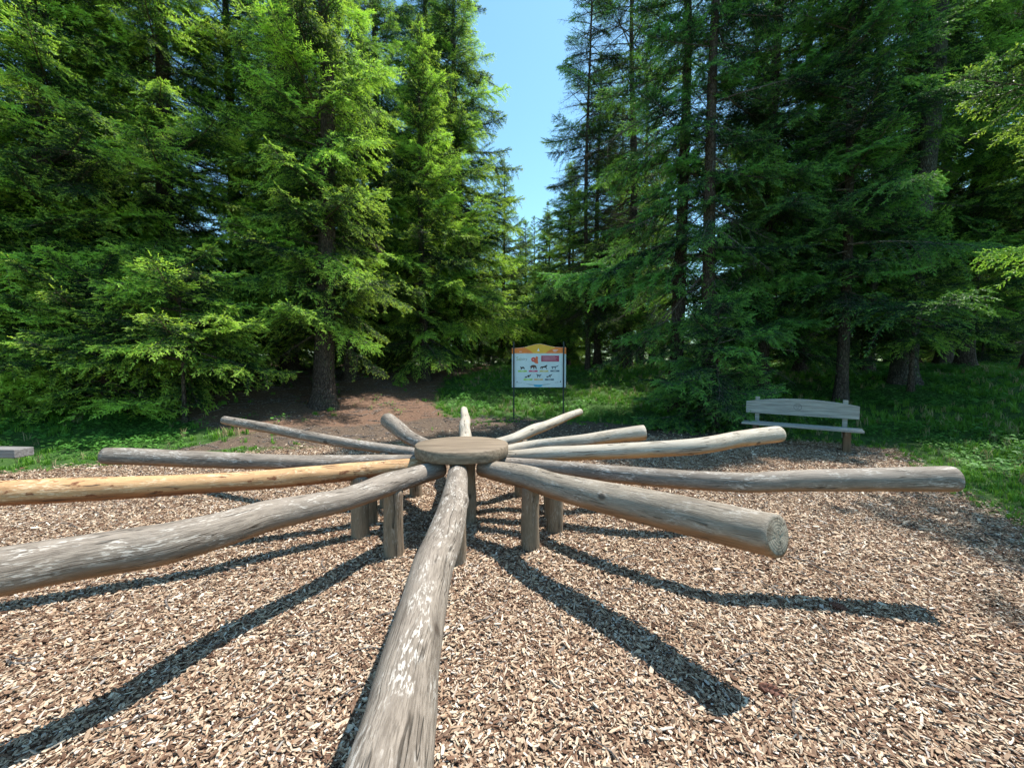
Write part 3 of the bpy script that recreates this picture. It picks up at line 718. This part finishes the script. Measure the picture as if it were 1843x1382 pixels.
tag(scatter('wood_chips', np.column_stack([P, ground_z(P) + lift]), rot, S0 * rng.lognormal(0, .28, m), rng.integers(0, 10, m), C_CHIP), kind='stuff', label='tan wood chip mulch covering the play area', cat='wood chips')

# needle litter twigs and shaded bits on the forest floor
def stick_mesh(seed, L, r_):
    r = np.random.default_rng(seed); V, F = [], []
    for i in range(4):
        x = L * (i / 3 - .5)
        for j in range(4):
            a = j * math.pi / 2; V.append((x, r_ * math.cos(a) + .06 * L * math.sin(i * 2 + seed), r_ * math.sin(a)))
    for i in range(3):
        for j in range(4): F.append((i * 4 + j, i * 4 + (j + 1) % 4, i * 4 + 4 + (j + 1) % 4, i * 4 + 4 + j))
    return mesh('stick', V, F, [M_TWIG_GREY])
C_STICK = source_coll('stick', [stick_mesh(1, .3, .005), stick_mesh(2, .16, .004), stick_mesh(3, .5, .008), chip_mesh(1, .05, .02, .004), chip_mesh(4, .03, .018, .004)])
P = rand_pts(14000, -14, 14, 6.5, 17)
k = (pdist(P, BOUND) > -.6) & ((pdist(P, LITTER) < 0) | (pdist(P, TRAIL) < .1)) & (np.abs(P[:, 0]) < 1.45 * P[:, 1] + 1)
P = P[k]; Pc = rand_pts(1500, -6, 6, .6, 8); Pc = Pc[(pdist(Pc, BOUND) < 0) & (rng.random(len(Pc)) < .35)]; P = np.concatenate([P, Pc]); m = len(P); rot = np.stack([rng.normal(0, .1, m), rng.normal(0, .1, m), rng.uniform(0, 6.28, m)], 1)
tag(scatter('fallen_twigs', np.column_stack([P, ground_z(P) + np.where(np.arange(m) >= m - len(Pc), .02, .006)]), rot, rng.uniform(.6, 1.3, m), np.where(np.arange(m) >= m - len(Pc), 1, rng.choice([0, 1, 1, 2, 3, 3, 4, 4, 4], m)), C_STICK), kind='stuff', label='fallen twigs and bark flakes on the brown forest floor', cat='twigs')

# ------------------------------------------------------------------ the log star
def catmull(K, n):
    K = np.asarray(K, float); Q = np.vstack([2 * K[0] - K[1], K, 2 * K[-1] - K[-2]])
    out = []
    seg = np.linalg.norm(np.diff(K[:, :3], axis=0), axis=1); cum = np.concatenate([[0], np.cumsum(seg)])
    for d in np.linspace(0, cum[-1], n):
        i = min(np.searchsorted(cum, d, side='right') - 1, len(K) - 2); t = (d - cum[i]) / max(seg[i], 1e-9)
        p0, p1, p2, p3 = Q[i:i + 4]
        out.append(.5 * ((2 * p1) + (-p0 + p2) * t + (2 * p0 - 5 * p1 + 4 * p2 - p3) * t * t + (-p0 + 3 * p1 - 3 * p2 + p3) * t ** 3))
    return np.array(out)
def log_mesh(name, keys, mat, endmat, seed, rough=.05, round_end=.35, bumps=3, step=.035, sides=28):
    """keys: rows x, y, z, radius"""
    K = np.asarray(keys, float); length = np.linalg.norm(np.diff(K[:, :3], axis=0), axis=1).sum()
    n = max(10, int(length / step)); C = catmull(K, n); P = C[:, :3]; rad = np.clip(C[:, 3], .01, 1)
    r = np.random.default_rng(seed)
    T = np.gradient(P, axis=0); T /= np.linalg.norm(T, axis=1, keepdims=True)
    vertical = abs(T[0][2]) > .8
    ref = np.array([1, 0, 0.]) if vertical else np.array([0, 0, 1.])
    S = np.cross(T, ref); S /= np.linalg.norm(S, axis=1, keepdims=True); U = np.cross(S, T)
    dist = np.concatenate([[0], np.cumsum(np.linalg.norm(np.diff(P, axis=0), axis=1))])
    bm_ = [(r.uniform(.15, .95) * length, r.uniform(0, 6.28), r.uniform(.06, .16)) for _ in range(int(bumps * length))]
    rows = [(0, 0.0, 1 - round_end * .5)]  # index, axial shift, factor
    V, G, Und = [], [], []
    def ringpts(i, shift, fac):
        c = P[i] + T[i] * shift
        for j in range(sides):
            a = 2 * math.pi * j / sides
            ca, sa = math.cos(a), math.sin(a)
            nz = noise.noise(Vector((ca * 1.1 + seed * 3.7, sa * 1.1, dist[i] * 1.6))) * rough * 1.0 + noise.noise(Vector((ca * 3.0, sa * 3.0 + seed, dist[i] * 5))) * rough * .45
            b = 0
            for (d0, a0, w0) in bm_:
                da = (a - a0 + math.pi) % (2 * math.pi) - math.pi; q = ((dist[i] - d0) / w0) ** 2 + (da / .7) ** 2
                if q < 6: b += .11 * math.exp(-q)
            rr = rad[i] * (1 + nz + b) * fac
            V.append(c + rr * (ca * S[i] + sa * U[i])); G.append((rr * ca, rr * sa, dist[i] + shift)); Und.append(0 if vertical else -sa)
    e = rad[0] * .12; e2 = rad[-1] * .12
    ringpts(0, 0, 1 - .13 - round_end * .1); ringpts(0, e * .35, 1 - .035); 
    idxs = [i for i in range(n) if dist[i] > e * 1.2 and dist[i] < length - e2 * 1.2]
    for i in idxs: ringpts(i, 0, 1)
    ringpts(n - 1, -e2 * .35, 1 - .035); ringpts(n - 1, 0, 1 - .13 - round_end * .1)
    nr = len(V) // sides; F, mi = [], []
    for i in range(nr - 1):
        for j in range(sides):
            F.append((i * sides + j, i * sides + (j + 1) % sides, (i + 1) * sides + (j + 1) % sides, (i + 1) * sides + j)); mi.append(0)
    for ring, i, sg in ((0, 0, -1), (nr - 1, n - 1, 1)):
        c0 = ring * sides
        prev = list(range(c0, c0 + sides))
        for fr in (.6, .25):
            cur = []
            for j in range(sides):
                v = np.array(V[c0 + j]); cc = P[i]; q = cc + (v - cc) * fr + T[i] * sg * .004 * (1 - fr) * (1 + r.normal(0, .5))
                g = G[c0 + j]; V.append(q); G.append((g[0] * fr, g[1] * fr, g[2])); Und.append(Und[c0 + j]); cur.append(len(V) - 1)
            for j in range(sides):
                f = (prev[j], prev[(j + 1) % sides], cur[(j + 1) % sides], cur[j]); F.append(f if sg > 0 else f[::-1]); mi.append(1)
            prev = cur
        F.append(tuple(prev)); mi.append(1)
    me = mesh(name, V, F, [mat, endmat], smooth=True, mi=mi)
    attr(me, 'gr', 'FLOAT_VECTOR', np.array(G)); attr(me, 'und', 'FLOAT', Und)
    return me
def log_keys(rows, ext=None):
    """rows: px, py, width px, z"""
    out = []
    for px, py, wpx, z in rows:
        p, t = at_z(px, py, z); out.append((p.x, p.y, p.z, wpx * t / 2 / FPX))
    if ext:
        a, b = np.array(out[-2]), np.array(out[-1]); d = (b - a)[:3]; d /= np.linalg.norm(d); out.append((*(b[:3] + d * ext), b[3] * 1.03))
    return out
HUB = Vector((-.47, 3.60, 0))
star = empty('log_balance_star', HUB, label='star of twelve weathered balance logs raised on short posts around a round wooden table', cat='climbing frame')
def rel(K): return [(k[0] - HUB.x, k[1] - HUB.y, k[2], k[3]) for k in K]
def inner(K, rin=.27):
    """start the log under the disc"""
    a, b = np.array(K[0]), np.array(K[1])
    h = np.array([HUB.x, HUB.y]); d = a[:2] - h; u = d / np.linalg.norm(d)
    s = h + u * rin
    return [(s[0], s[1], K[0][2], K[0][3])] + list(K)
LOGS = [
    # front centre
    ('front', [(824, 850, 34, .57), (821, 878, 42, .575), (812, 925, 55, .59), (797, 975, 66, .61), (777, 1025, 74, .63), (760, 1100, 86, .65), (736, 1200, 110, .68), (718, 1300, 134, .70), (700, 1382, 155, .72)], .35, M_LOG, M_END, 'thick grey log running from the table towards the viewer'),
    ('fl', [(750, 856, 34, .57), (700, 872, 38, .58), (650, 889, 41, .59), (600, 904, 44, .60), (488, 927, 54, .645), (400, 953, 62, .675), (300, 977, 72, .70), (214, 991, 76, .72), (100, 1010, 80, .745), (0, 1029, 88, .765)], .7, M_LOG, M_END, 'grey log sloping down past the left edge with white bleached patches'),
    ('or', [(700, 842, 28, .575), (600, 852, 32, .59), (500, 861, 34, .61), (385, 869, 35, .635), (190, 879, 40, .67), (0, 888, 45, .70)], .9, M_LOG_OR, M_END_PALE, 'fresh orange-brown log without grey weathering'),
    ('l4', [(700, 829, 22, .58), (560, 832, 25, .63), (450, 830, 28, .67), (340, 826, 30, .70), (260, 822, 30, .73), (188, 820, 30, .75)], 0, M_LOG, M_END, 'grey log whose blunt end stands over the grass on the left'),
    ('l5', [(725, 812, 19, .60), (640, 800, 18, .66), (550, 784, 18, .72), (470, 768, 17, .77), (404, 756, 15, .80)], 0, M_LOG, M_END, 'thin grey log rising towards the thick flared trunk'),
    ('b6', [(765, 801, 24, .60), (735, 786, 24, .66), (714, 769, 27, .72), (697, 756, 27, .77)], 0, M_LOG, M_END, 'short crooked log at the back left of the table'),
    ('b7', [(838, 788, 22, .62), (836, 770, 20, .70), (838, 757, 18, .75), (836, 745, 14, .80), (835, 737, 12, .83)], 0, M_LOG_PALE, M_END, 'pale log pointing straight away from the table, with dark tip'),
    ('b8', [(895, 801, 22, .62), (925, 790, 20, .67), (955, 776, 20, .72), (985, 765, 17, .76), (1020, 750, 14, .80), (1044, 741, 12, .82)], 0, M_LOG_PALE, M_END, 'pale log rising towards the information board'),
    ('r9', [(905, 812, 20, .60), (960, 802, 20, .64), (1040, 794, 22, .70), (1100, 785, 24, .74), (1160, 778, 28, .78)], 0, M_LOG_PALE, M_END_PALE, 'pale yellowish log with blunt knotty end at the back right'),
    ('r10', [(910, 822, 21, .59), (1000, 817, 26, .63), (1127, 811, 28, .69), (1254, 803, 29, .75), (1330, 790, 29, .78), (1402, 781, 29, .80)], 0, M_LOG_PALE, M_END_PALE, 'pale log ending in front of the bench'),
    ('r11', [(910, 834, 22, .57), (1000, 841, 25, .58), (1085, 851, 30, .61), (1212, 862, 33, .66), (1338, 868, 36, .70), (1423, 865, 38, .72), (1560, 863, 41, .75), (1660, 862, 44, .77), (1718, 862, 46, .78)], 0, M_LOG, M_END, 'longest grey log reaching over the grass on the right'),
    ('r12', [(888, 846, 34, .57), (950, 859, 42, .575), (1000, 875, 46, .59), (1085, 895, 55, .61), (1212, 923, 66, .645), (1360, 956, 74, .685), (1400, 964, 78, .70)], 0, M_LOG_DK, M_END, 'thick brownish grey log with round sawn end facing right'),
]
axes = {}
for i, (nm, rows, ext, m1, m2, lab) in enumerate(LOGS):
    K = inner(log_keys(rows, ext)); axes[nm] = K
    o = link('log', log_mesh('log', rel(K), m1, m2, 10 + i, bumps=2.2 if nm in ('b6', 'b8', 'r9') else 1.2, rough=.05), star)
    o['label'] = lab
# posts
def post(x, y, ztop, r0, seed, mat=M_LEG):
    z0 = gz(x, y) - .1
    rr_ = np.random.default_rng(seed)
    K = [(x - HUB.x, y - HUB.y, z0, r0 * 1.04), (x - HUB.x + rr_.normal(0, .006), y - HUB.y + rr_.normal(0, .006), z0 + (ztop - z0) * .5, r0), (x - HUB.x, y - HUB.y, ztop, r0 * .98)]
    return link('post', log_mesh('post', K, mat, M_END, seed, rough=.04, bumps=.8, sides=20), star)
def under(nm, x, y):
    K = catmull(axes[nm], 200); d = np.hypot(K[:, 0] - x, K[:, 1] - y); i = int(np.argmin(d)); return K[i]
def post_at(px, py, nm, wpx, seed):
    p, t = at_z(px, py, 0.0); k = under(nm, p.x, p.y); post(k[0], k[1], k[2] - k[3] * .55, wpx * t / 2 / FPX, seed)
post_at(712, 1002, 'fl', 34, 51); post_at(650, 968, 'or', 31, 52); post_at(828, 1012, 'front', 34, 53)
post_at(935, 994, 'r12', 33, 54); post_at(997, 957, 'r11', 29, 55)
def post_along(nm, rr0, r_, seed):
    K = catmull(axes[nm], 300); d = np.hypot(K[:, 0] - HUB.x, K[:, 1] - HUB.y); k = K[int(np.argmin(abs(d - rr0)))]
    post(k[0], k[1], k[2] - k[3] * .55, r_, seed)
for j, nm in enumerate(['l4', 'l5', 'b6', 'b7', 'b8', 'r9', 'r10']): post_along(nm, .86 + .05 * (j % 3), .068, 60 + j)
# centre post under the disc
K = [(0, 0, -.1, .13), (0, 0, .3, .125), (0, 0, .655, .12)]
link('centre_post', log_mesh('centre_post', K, M_LEG, M_END, 77, sides=22), star)
# round table top
def disc_mesh(rad, z0, z1, seed):
    r = np.random.default_rng(seed); n = 72; V, F = [], []
    prof = [(.0, z0), (rad * .5, z0), (rad - .012, z0), (rad - .002, z0 + .010), (rad, (z0 + z1) / 2), (rad - .003, z1 - .010), (rad - .013, z1), (rad * .5, z1 + .002)]
    for rr_, z in prof[1:]:
        for j in range(n):
            a = 2 * math.pi * j / n; q = rr_ * (1 + .012 * math.sin(2 * a + 1) + .006 * math.sin(5 * a) + .004 * math.sin(11 * a))
            V.append((q * math.cos(a), q * math.sin(a), z))
    for i in range(len(prof) - 2):
        for j in range(n): F.append((i * n + j, i * n + (j + 1) % n, (i + 1) * n + (j + 1) % n, (i + 1) * n + j))
    F.append(tuple(range(n - 1, -1, -1))); F.append(tuple(range((len(prof) - 2) * n, (len(prof) - 1) * n)))
    me = mesh('table_top', V, F, [M_DISC], smooth=True); return me
top = link('table_top', disc_mesh(.435, -.05, .055, 3), star, (.0, .0, .695)); top.rotation_euler = (R(-1.6), R(.6), R(8))

# ------------------------------------------------------------------ small things on the chips
def cone_obj(px, py, L, rz, label, col):
    p = on_ground(px, py)
    V, F = [], []; n = 11; k = 12
    for i in range(n):
        f = i / (n - 1); rr_ = L * .24 * math.sin(math.pi * min(1, .12 + f * .85)) ** .7
        for j in range(k):
            a = 2 * math.pi * (j + .5 * (i % 2)) / k; q = rr_ * (1.0 + (.28 if (j + i) % 2 else -.08))
            V.append(((f - .5) * L + (.05 * L if (j + i) % 2 else 0), q * math.cos(a), q * math.sin(a)))
    for i in range(n - 1):
        for j in range(k): F.append((i * k + j, i * k + (j + 1) % k, (i + 1) * k + (j + 1) % k, (i + 1) * k + j))
    F.append(tuple(range(k))); F.append(tuple(range(n * k - 1, n * k - k - 1, -1)))
    o = link('spruce_cone', mesh('spruce_cone', V, F, [col])); o.location = (p.x, p.y, p.z + L * .2); o.rotation_euler = (.3, .05, rz)
    return tag(o, label, 'cone', 'spruce cones lying on the chips')
M_CONE = plain('cone_brown', (.13, .05, .03), .7, var=.4)
cone_obj(1388, 1251, .10, -.5, 'reddish brown spruce cone on the chips right of the tip of the broad log shadow', M_CONE)
cone_obj(1508, 1097, .09, -.55, 'dark brown spruce cone on the chips below the end of the sawn log shadow', M_CONE)
cone_obj(873, 1075, .05, .1, 'small brown spruce cone on the chips beside the log running towards the viewer', M_CONE)
def stone(px, py, r0, label, mat, seed, flat=.5, name='stone', cat='stone'):
    p = on_ground(px, py); r = np.random.default_rng(seed); V, F = [], []; n, k = 7, 10
    for i in range(n):
        th = math.pi * i / (n - 1)
        for j in range(k):
            a = 2 * math.pi * j / k; q = r0 * (1 + .12 * math.sin(2 * a + seed) + r.normal(0, .05))
            V.append((q * 1.25 * math.sin(th) * math.cos(a), q * math.sin(th) * math.sin(a), q * flat * math.cos(th)))
    for i in range(n - 1):
        for j in range(k): F.append((i * k + j, (i + 1) * k + j, (i + 1) * k + (j + 1) % k, i * k + (j + 1) % k))
    o = link(name, mesh(name, V, F, [mat], smooth=True)); o.location = (p.x, p.y, p.z + r0 * flat * .8); o.rotation_euler = (.1, .1, seed)
    return tag(o, label, cat)
M_STONE = plain('pale_stone', (.62, .60, .57), .8, var=.15); M_YEL = plain('yellow_wood', (.70, .56, .16), .7, var=.2)
stone(396, 1266, .022, 'whitish stone on the chips between the two left log shadows and the near log', M_STONE, 3)
stone(113, 1255, .020, 'pale flat stone on the chips in the lower left corner above the long shadow', M_STONE, 5)
stone(657, 1047, .021, 'round yellow slice of wood on the chips left of the near log', M_YEL, 7, .35, 'wood_slice', 'wood slice')
stone(1540, 1352, .02, 'flat pale stone on the chips at the bottom right', M_STONE, 9)

# ------------------------------------------------------------------ bench
def box(name, x0, x1, y0, y1, z0, z1, mat, parent, bev=.004, label=None):
    V = [(x, y, z) for z in (z0, z1) for x, y in ((x0, y0), (x1, y0), (x1, y1), (x0, y1))]
    F = [(3, 2, 1, 0), (4, 5, 6, 7), (0, 1, 5, 4), (1, 2, 6, 5), (2, 3, 7, 6), (3, 0, 4, 7)]
    o = link(name, mesh(name, V, F, [mat]), parent)
    b = o.modifiers.new('edge', 'BEVEL'); b.width = bev; b.segments = 2
    if label: o['label'] = label
    return o
bl = at_y(1343, 735, 7.62); br = at_y(1547, 745, 6.62)
bmid = (bl + br) / 2; bw = math.hypot(br.x - bl.x, br.y - bl.y); brz = math.atan2(br.y - bl.y, br.x - bl.x)
bg = min(gz(bmid.x, bmid.y), .12)
bench = empty('park_bench', (bmid.x, bmid.y, bg), brz, label='grey weathered wooden bench with arched backrest at the edge of the chips', cat='bench')
zb0 = at_y(1445, 748, bmid.y).z - bg; zb1 = at_y(1445, 717, bmid.y).z - bg; zbe = at_y(1343, 725, 7.62).z - bg
n = 24; V = []; hw = bw / 2
for yy in (-.022, .022):
    for i in range(n + 1):
        x = -hw + bw * i / n; V.append((x, yy, zb0)); 
    for i in range(n + 1):
        x = -hw + bw * i / n; V.append((x, yy, zb0 + .225 + (zb1 - zb0 - .235) * (1 - (x / hw) ** 2)))
F = []; q = 2 * (n + 1)
for i in range(n):
    F += [(i, i + 1, n + 2 + i, n + 1 + i), (q + i, q + n + 1 + i, q + n + 2 + i, q + i + 1), (i, q + i, q + i + 1, i + 1), (n + 1 + i, n + 2 + i, q + n + 2 + i, q + n + 1 + i)]
F += [(0, n + 1, q + n + 1, q), (n, q + n, q + 2 * n + 1, 2 * n + 1)]
back = link('backrest', mesh('backrest', V, F, [M_BENCH]), bench)
bv = back.modifiers.new('edge', 'BEVEL'); bv.width = .004; bv.segments = 2
# carved round emblem
M_CARVE = plain('carved_line', (.16, .16, .16), .9)
def ring_mesh(name, R0, R1, th, y, mat, parent, cx=0, cz=0, n=36):
    V, F = [], []
    for j in range(n):
        a = 2 * math.pi * j / n
        for rr_, yy in ((R0, y), (R1, y), (R1, y + th), (R0, y + th)): V.append((cx + rr_ * math.cos(a), yy, cz + rr_ * math.sin(a)))
    for j in range(n):
        b = j * 4; c = (j + 1) % n * 4
        for e in range(4): F.append((b + e, b + (e + 1) % 4, c + (e + 1) % 4, c + e))
    return link(name, mesh(name, V, F, [mat]), parent)
cz_ = (zb0 + zb1) / 2
em = ring_mesh('carved_emblem', .054, .062, .004, -.025, M_CARVE, back, -.02, cz_)
for (xx, zz, rr1) in ((-.04, .01, .014), (.0, .015, .016), (-.02, -.022, .015)):
    ring_mesh('carved_figure', rr1 - .005, rr1, .004, -.025, M_CARVE, back, xx, cz_ + zz, 14)
seat_z = .40
for k in range(2):
    box('seat_slat', -hw - .03, hw + .03, -.44 + k * .19, -.26 + k * .19, seat_z - .035, seat_z, M_BENCH, bench)
for sx in (-hw * .78, hw * .78):
    box('back_post', sx - .035, sx + .035, .024, .085, seat_z - .2, zb1 + (-.0), M_BENCH, bench)
    box('leg', sx - .04, sx + .06, -.36, -.2, -.15, seat_z - .037, M_BENCH_LEG, bench)
    box('seat_bearer', sx - .03, sx + .03, -.42, .022, seat_z - .12, seat_z - .038, M_BENCH_LEG, bench)

# beam entering at the left edge
bp = at_y(44, 815, 4.5)
beam = empty('timber_bench', (bp.x, bp.y, gz(bp.x, bp.y)), R(176), label='end of a plain grey timber bench poking in at the left edge above the grass', cat='bench')
zt = bp.z + .055 - gz(bp.x, bp.y)
box('seat_beam', 0, 2.2, -.09, .09, zt - .10, zt, M_BEAM, beam, .008)
for xx in (.55, 1.8): box('leg', xx - .07, xx + .07, -.08, .08, -.15, zt - .102, M_BENCH_LEG, beam)

# ------------------------------------------------------------------ information board
SY = 10.2
bL = at_y(925, 752, SY); sx0 = at_y(921.2, 660, SY).x; sx1 = at_y(1018.5, 660, SY).x
smid = (sx0 + sx1) / 2; sg = gz(smid, SY)
zbot = at_y(970, 697, SY).z - sg; U = (sx1 - sx0) / 1495.0
sign = empty('information_board', (smid, SY, sg), 0, label='information board with orange arched header and rows of animal pictures on two slim posts', cat='sign')
def SX(zx): return (zx - 842) * U
def SZ(zy): return zbot + (1260 - zy) * U
M_WHITE = plain('board_pale_blue', (.62, .70, .72), .35, var=.04); M_ORANGE = plain('header_orange', (.86, .21, .03), .35, var=.05)
M_AMBER = plain('header_amber', (.86, .44, .035), .35, var=.05); M_CRIM = plain('print_crimson', (.42, .03, .09), .4); M_RED = plain('print_red', (.72, .05, .03), .4)
M_GREENP = plain('print_green', (.36, .62, .10), .4); M_MAG = plain('print_magenta', (.60, .03, .14), .4); M_OLIVE = plain('print_olive', (.62, .50, .16), .4)
M_SLATE = plain('print_slate', (.10, .15, .20), .4); M_TAN = plain('print_tan', (.62, .42, .20), .4); M_BLUE = plain('print_blue', (.03, .35, .55), .3)
M_BLACK = plain('print_black', (.02, .02, .025), .4); M_PALE = plain('print_white', (.85, .82, .80), .4); M_EDGE = plain('board_edge', (.7, .72, .72), .5)
M_POST = plain('sign_post_metal', (.022, .028, .032), .45, metal=.3)
def flat(name, pts, mat, parent, lay, closed=True):
    """printed patch: zoomed-photo coordinates, lay counts the layers out from the panel face"""
    y = -.011 - lay * .0012
    V = [(SX(a), y, SZ(b)) for a, b in pts]
    me = mesh(name, V, [tuple(range(len(V)))], [mat]); o = link(name, me, parent); return o
def rect(name, x0, y0, x1, y1, mat, parent, lay): return flat(name, [(x0, y1), (x1, y1), (x1, y0), (x0, y0)], mat, parent, lay)
def topz(zx):
    f = (zx - 842) / 500.0
    return 168 - 105 * math.exp(-(f * 1.25) ** 2 * 1.5) - 12 * (zx - 842) / 750
xs = np.linspace(95, 1590, 41)
V = [(SX(a), yy, SZ(1260)) for yy in (-.010, .010) for a in xs] ; V2 = [(SX(a), yy, SZ(topz(a))) for yy in (-.010, .010) for a in xs]
m_ = len(xs); V = V + V2; F = []
for i in range(m_ - 1):
    F += [(i, i + 1, 2 * m_ + i + 1, 2 * m_ + i), (m_ + i, 3 * m_ + i, 3 * m_ + i + 1, m_ + i + 1), (i, m_ + i, m_ + i + 1, i + 1), (2 * m_ + i, 2 * m_ + i + 1, 3 * m_ + i + 1, 3 * m_ + i)]
F += [(0, 2 * m_, 3 * m_, m_), (m_ - 1, 2 * m_ - 1, 4 * m_ - 1, 3 * m_ - 1)]
panel = link('panel', mesh('panel', V, F, [M_WHITE]), sign)
for sx in (148, 1520): box('sign_post', SX(sx) - .017, SX(sx) + .017, -.052, -.020, -.3, SZ(5), M_POST, sign, .003)
hp = [(a, 338) for a in xs] + [(a, topz(a) + 4) for a in xs[::-1]]
flat('header_band', hp, M_ORANGE, panel, 1)
ax = np.linspace(420, 1300, 25)
flat('header_hill', [(960 + 0, 318), (700, 318), (600, 250), (470, 170)] [::-1][:0] + [(690, 320), (1010, 320), (1120, 240), (1290, 165)] + [(a, topz(a) + 8) for a in np.linspace(1270, 430, 21)] + [(590, 235)], M_AMBER, panel, 2)
flat('header_tree', [(790, 262), (824, 170), (858, 262)], M_PALE, panel, 3)
for k in range(3): rect('header_print', 1215 + k * 14, 222 + k * 22, 1370 - k * 22, 230 + k * 22, M_PALE, panel, 3)
rect('header_print', 300, 270, 370, 280, M_PALE, panel, 3); rect('header_rule', 165, 322, 1500, 338, M_EDGE, panel, 3)
rect('text_box', 905, 385, 1398, 550, M_CRIM, panel, 1)
for k, (a, b) in enumerate(((940, 1290), (940, 1350), (940, 1300), (940, 1330))): rect('text_line', a, 408 + k * 34, b, 420 + k * 34, plain('print_rose', (.62, .36, .42), .4) if k == 0 else bpy.data.materials['print_rose'], panel, 2)
# squirrel picture
flat('squirrel_tail', [(630 + 0, 500)] + [(690 + 62 * math.cos(a), 490 - 62 * math.sin(a)) for a in np.linspace(3.1, -1.9, 18)] + [(650, 540)], M_RED, panel, 1)
flat('squirrel_body', [(700, 560), (735, 500), (745, 440), (765, 405), (800, 412), (822, 440), (808, 480), (815, 540), (825, 605), (760, 600)], plain('print_orange_red', (.80, .14, .05), .4), panel, 2)
flat('squirrel_swirl', [(690 + 26 * math.cos(a), 492 - 26 * math.sin(a)) for a in np.linspace(0, 6.0, 16)], plain('print_rose_red', (.80, .28, .30), .4), panel, 2)
def animal(x0, y0, x1, y1, kind, mat):
    W, Hh = x1 - x0, y1 - y0
    sh = {'hump': [(0, .4), (.08, .1), (.16, .35), (.45, .30), (.75, .25), (.95, .5), (1, .95), (.85, .95), (.8, .7), (.4, .75), (.3, 1), (.1, 1), (.15, .7)],
          'bear': [(0, .55), (.12, .3), (.3, .05), (.6, .0), (.85, .15), (.98, .5), (1, 1), (.88, 1), (.8, .6), (.68, .55), (.66, 1), (.54, 1), (.5, .6), (.34, .55), (.2, 1), (.06, 1), (.2, .6)],
          'marten': [(0, .9), (.05, .5), (.2, .35), (.55, .3), (.75, .12), (.92, .0), (1, .15), (.88, .35), (.85, .6), (.95, 1), (.88, 1), (.74, .62), (.4, .62), (.3, 1), (.22, 1), (.24, .65), (.12, .7), (.04, 1)],
          'fox': [(0, .45), (.1, .3), (.35, .35), (.55, .3), (.8, .15), (1, 0), (.85, .35), (.6, .55), (.58, 1), (.5, 1), (.46, .6), (.25, .6), (.2, 1), (.1, 1), (.1, .6)],
          'bird': [(0, .9), (.15, .6), (.3, .7), (.55, .25), (.75, .3), (1, 0), (.85, .5), (.65, .6), (.75, .95), (.6, .9), (.5, .6), (.35, .9), (.15, 1)],
          'deer': [(0, 0), (.1, .3), (.3, .25), (.6, .3), (.85, .2), (1, 0), (.9, .45), (.75, .55), (.72, 1), (.62, 1), (.6, .6), (.35, .6), (.3, 1), (.2, 1), (.18, .5)]}[kind]
    V = [(SX(x0 + a * W), -.0125, SZ(y0 + b * Hh)) for a, b in sh]
    link('animal_picture', mesh('animal_picture', V, [tuple(range(len(V)))[::-1]], [mat]), panel)
M_BROWNP = plain('print_brown', (.10, .035, .025), .4)
for (x0, y0, x1, y1, kd, mt) in ((325, 665, 450, 765, 'hump', M_BLACK), (590, 640, 780, 755, 'bear', M_BROWNP), (872, 640, 1080, 760, 'marten', M_BLACK), (1180, 645, 1395, 755, 'fox', M_SLATE),
                                 (445, 890, 635, 1000, 'bird', M_BLACK), (770, 885, 915, 990, 'deer', M_SLATE), (1045, 885, 1215, 990, 'bird', M_BLACK)):
    animal(x0, y0, x1, y1, kd, mt)
for (a, b, c, mt) in ((265, 790, 510, M_GREENP), (565, 790, 808, M_MAG), (862, 790, 1105, M_OLIVE), (1160, 785, 1410, M_SLATE), (420, 1022, 665, M_GREENP), (712, 1022, 955, M_TAN), (1012, 1022, 1258, M_SLATE)):
    rect('name_bar', a, b, c, b + 44, mt, panel, 1)
    rect('bar_print', a + 80, b + 17, c - 80, b + 27, M_PALE, panel, 2)
flat('lake', [(690, 1185), (950, 1185), (930, 1225), (880, 1245), (760, 1245), (710, 1225)], M_BLUE, panel, 1)
flat('shore_line', [(470, 1160), (690, 1185), (690, 1196), (580, 1185)], M_SLATE, panel, 1); flat('shore_line', [(950, 1185), (1200, 1155), (1080, 1182), (950, 1196)], M_SLATE, panel, 1)
for k, (a, b, h_) in enumerate(((240, 1130, 50), (290, 1140, 26), (325, 1140, 22), (370, 1140, 26), (410, 1148, 18), (455, 1152, 18), (1300, 1135, 24), (1335, 1130, 20), (1370, 1130, 34), (1438, 1122, 58))):
    flat('printed_tree', [(a - h_ * .3, b), (a + h_ * .3, b), (a, b - h_)], M_BLACK, panel, 1)
def lettering(text, x, zy, size, mat, parent, lay=1):
    cu = bpy.data.curves.new('lettering', 'FONT'); cu.body = text; cu.size = size; cu.resolution_u = 3
    to = bpy.data.objects.new('lettering_tmp', cu); me = bpy.data.meshes.new_from_object(to)
    bpy.data.objects.remove(to); me.materials.clear(); me.materials.append(mat)
    o = link('lettering', me, parent, (SX(x), -.011 - lay * .0012, SZ(zy))); o.rotation_euler = (R(90), 0, 0); return o
M_OLG = plain('print_olive_green', (.28, .36, .16), .5)
lettering('Sc', 215, 520, 150 * U, M_OLG, panel); lettering('oiry', 330, 515, 120 * U, plain('print_grey', (.25, .30, .30), .5), panel)
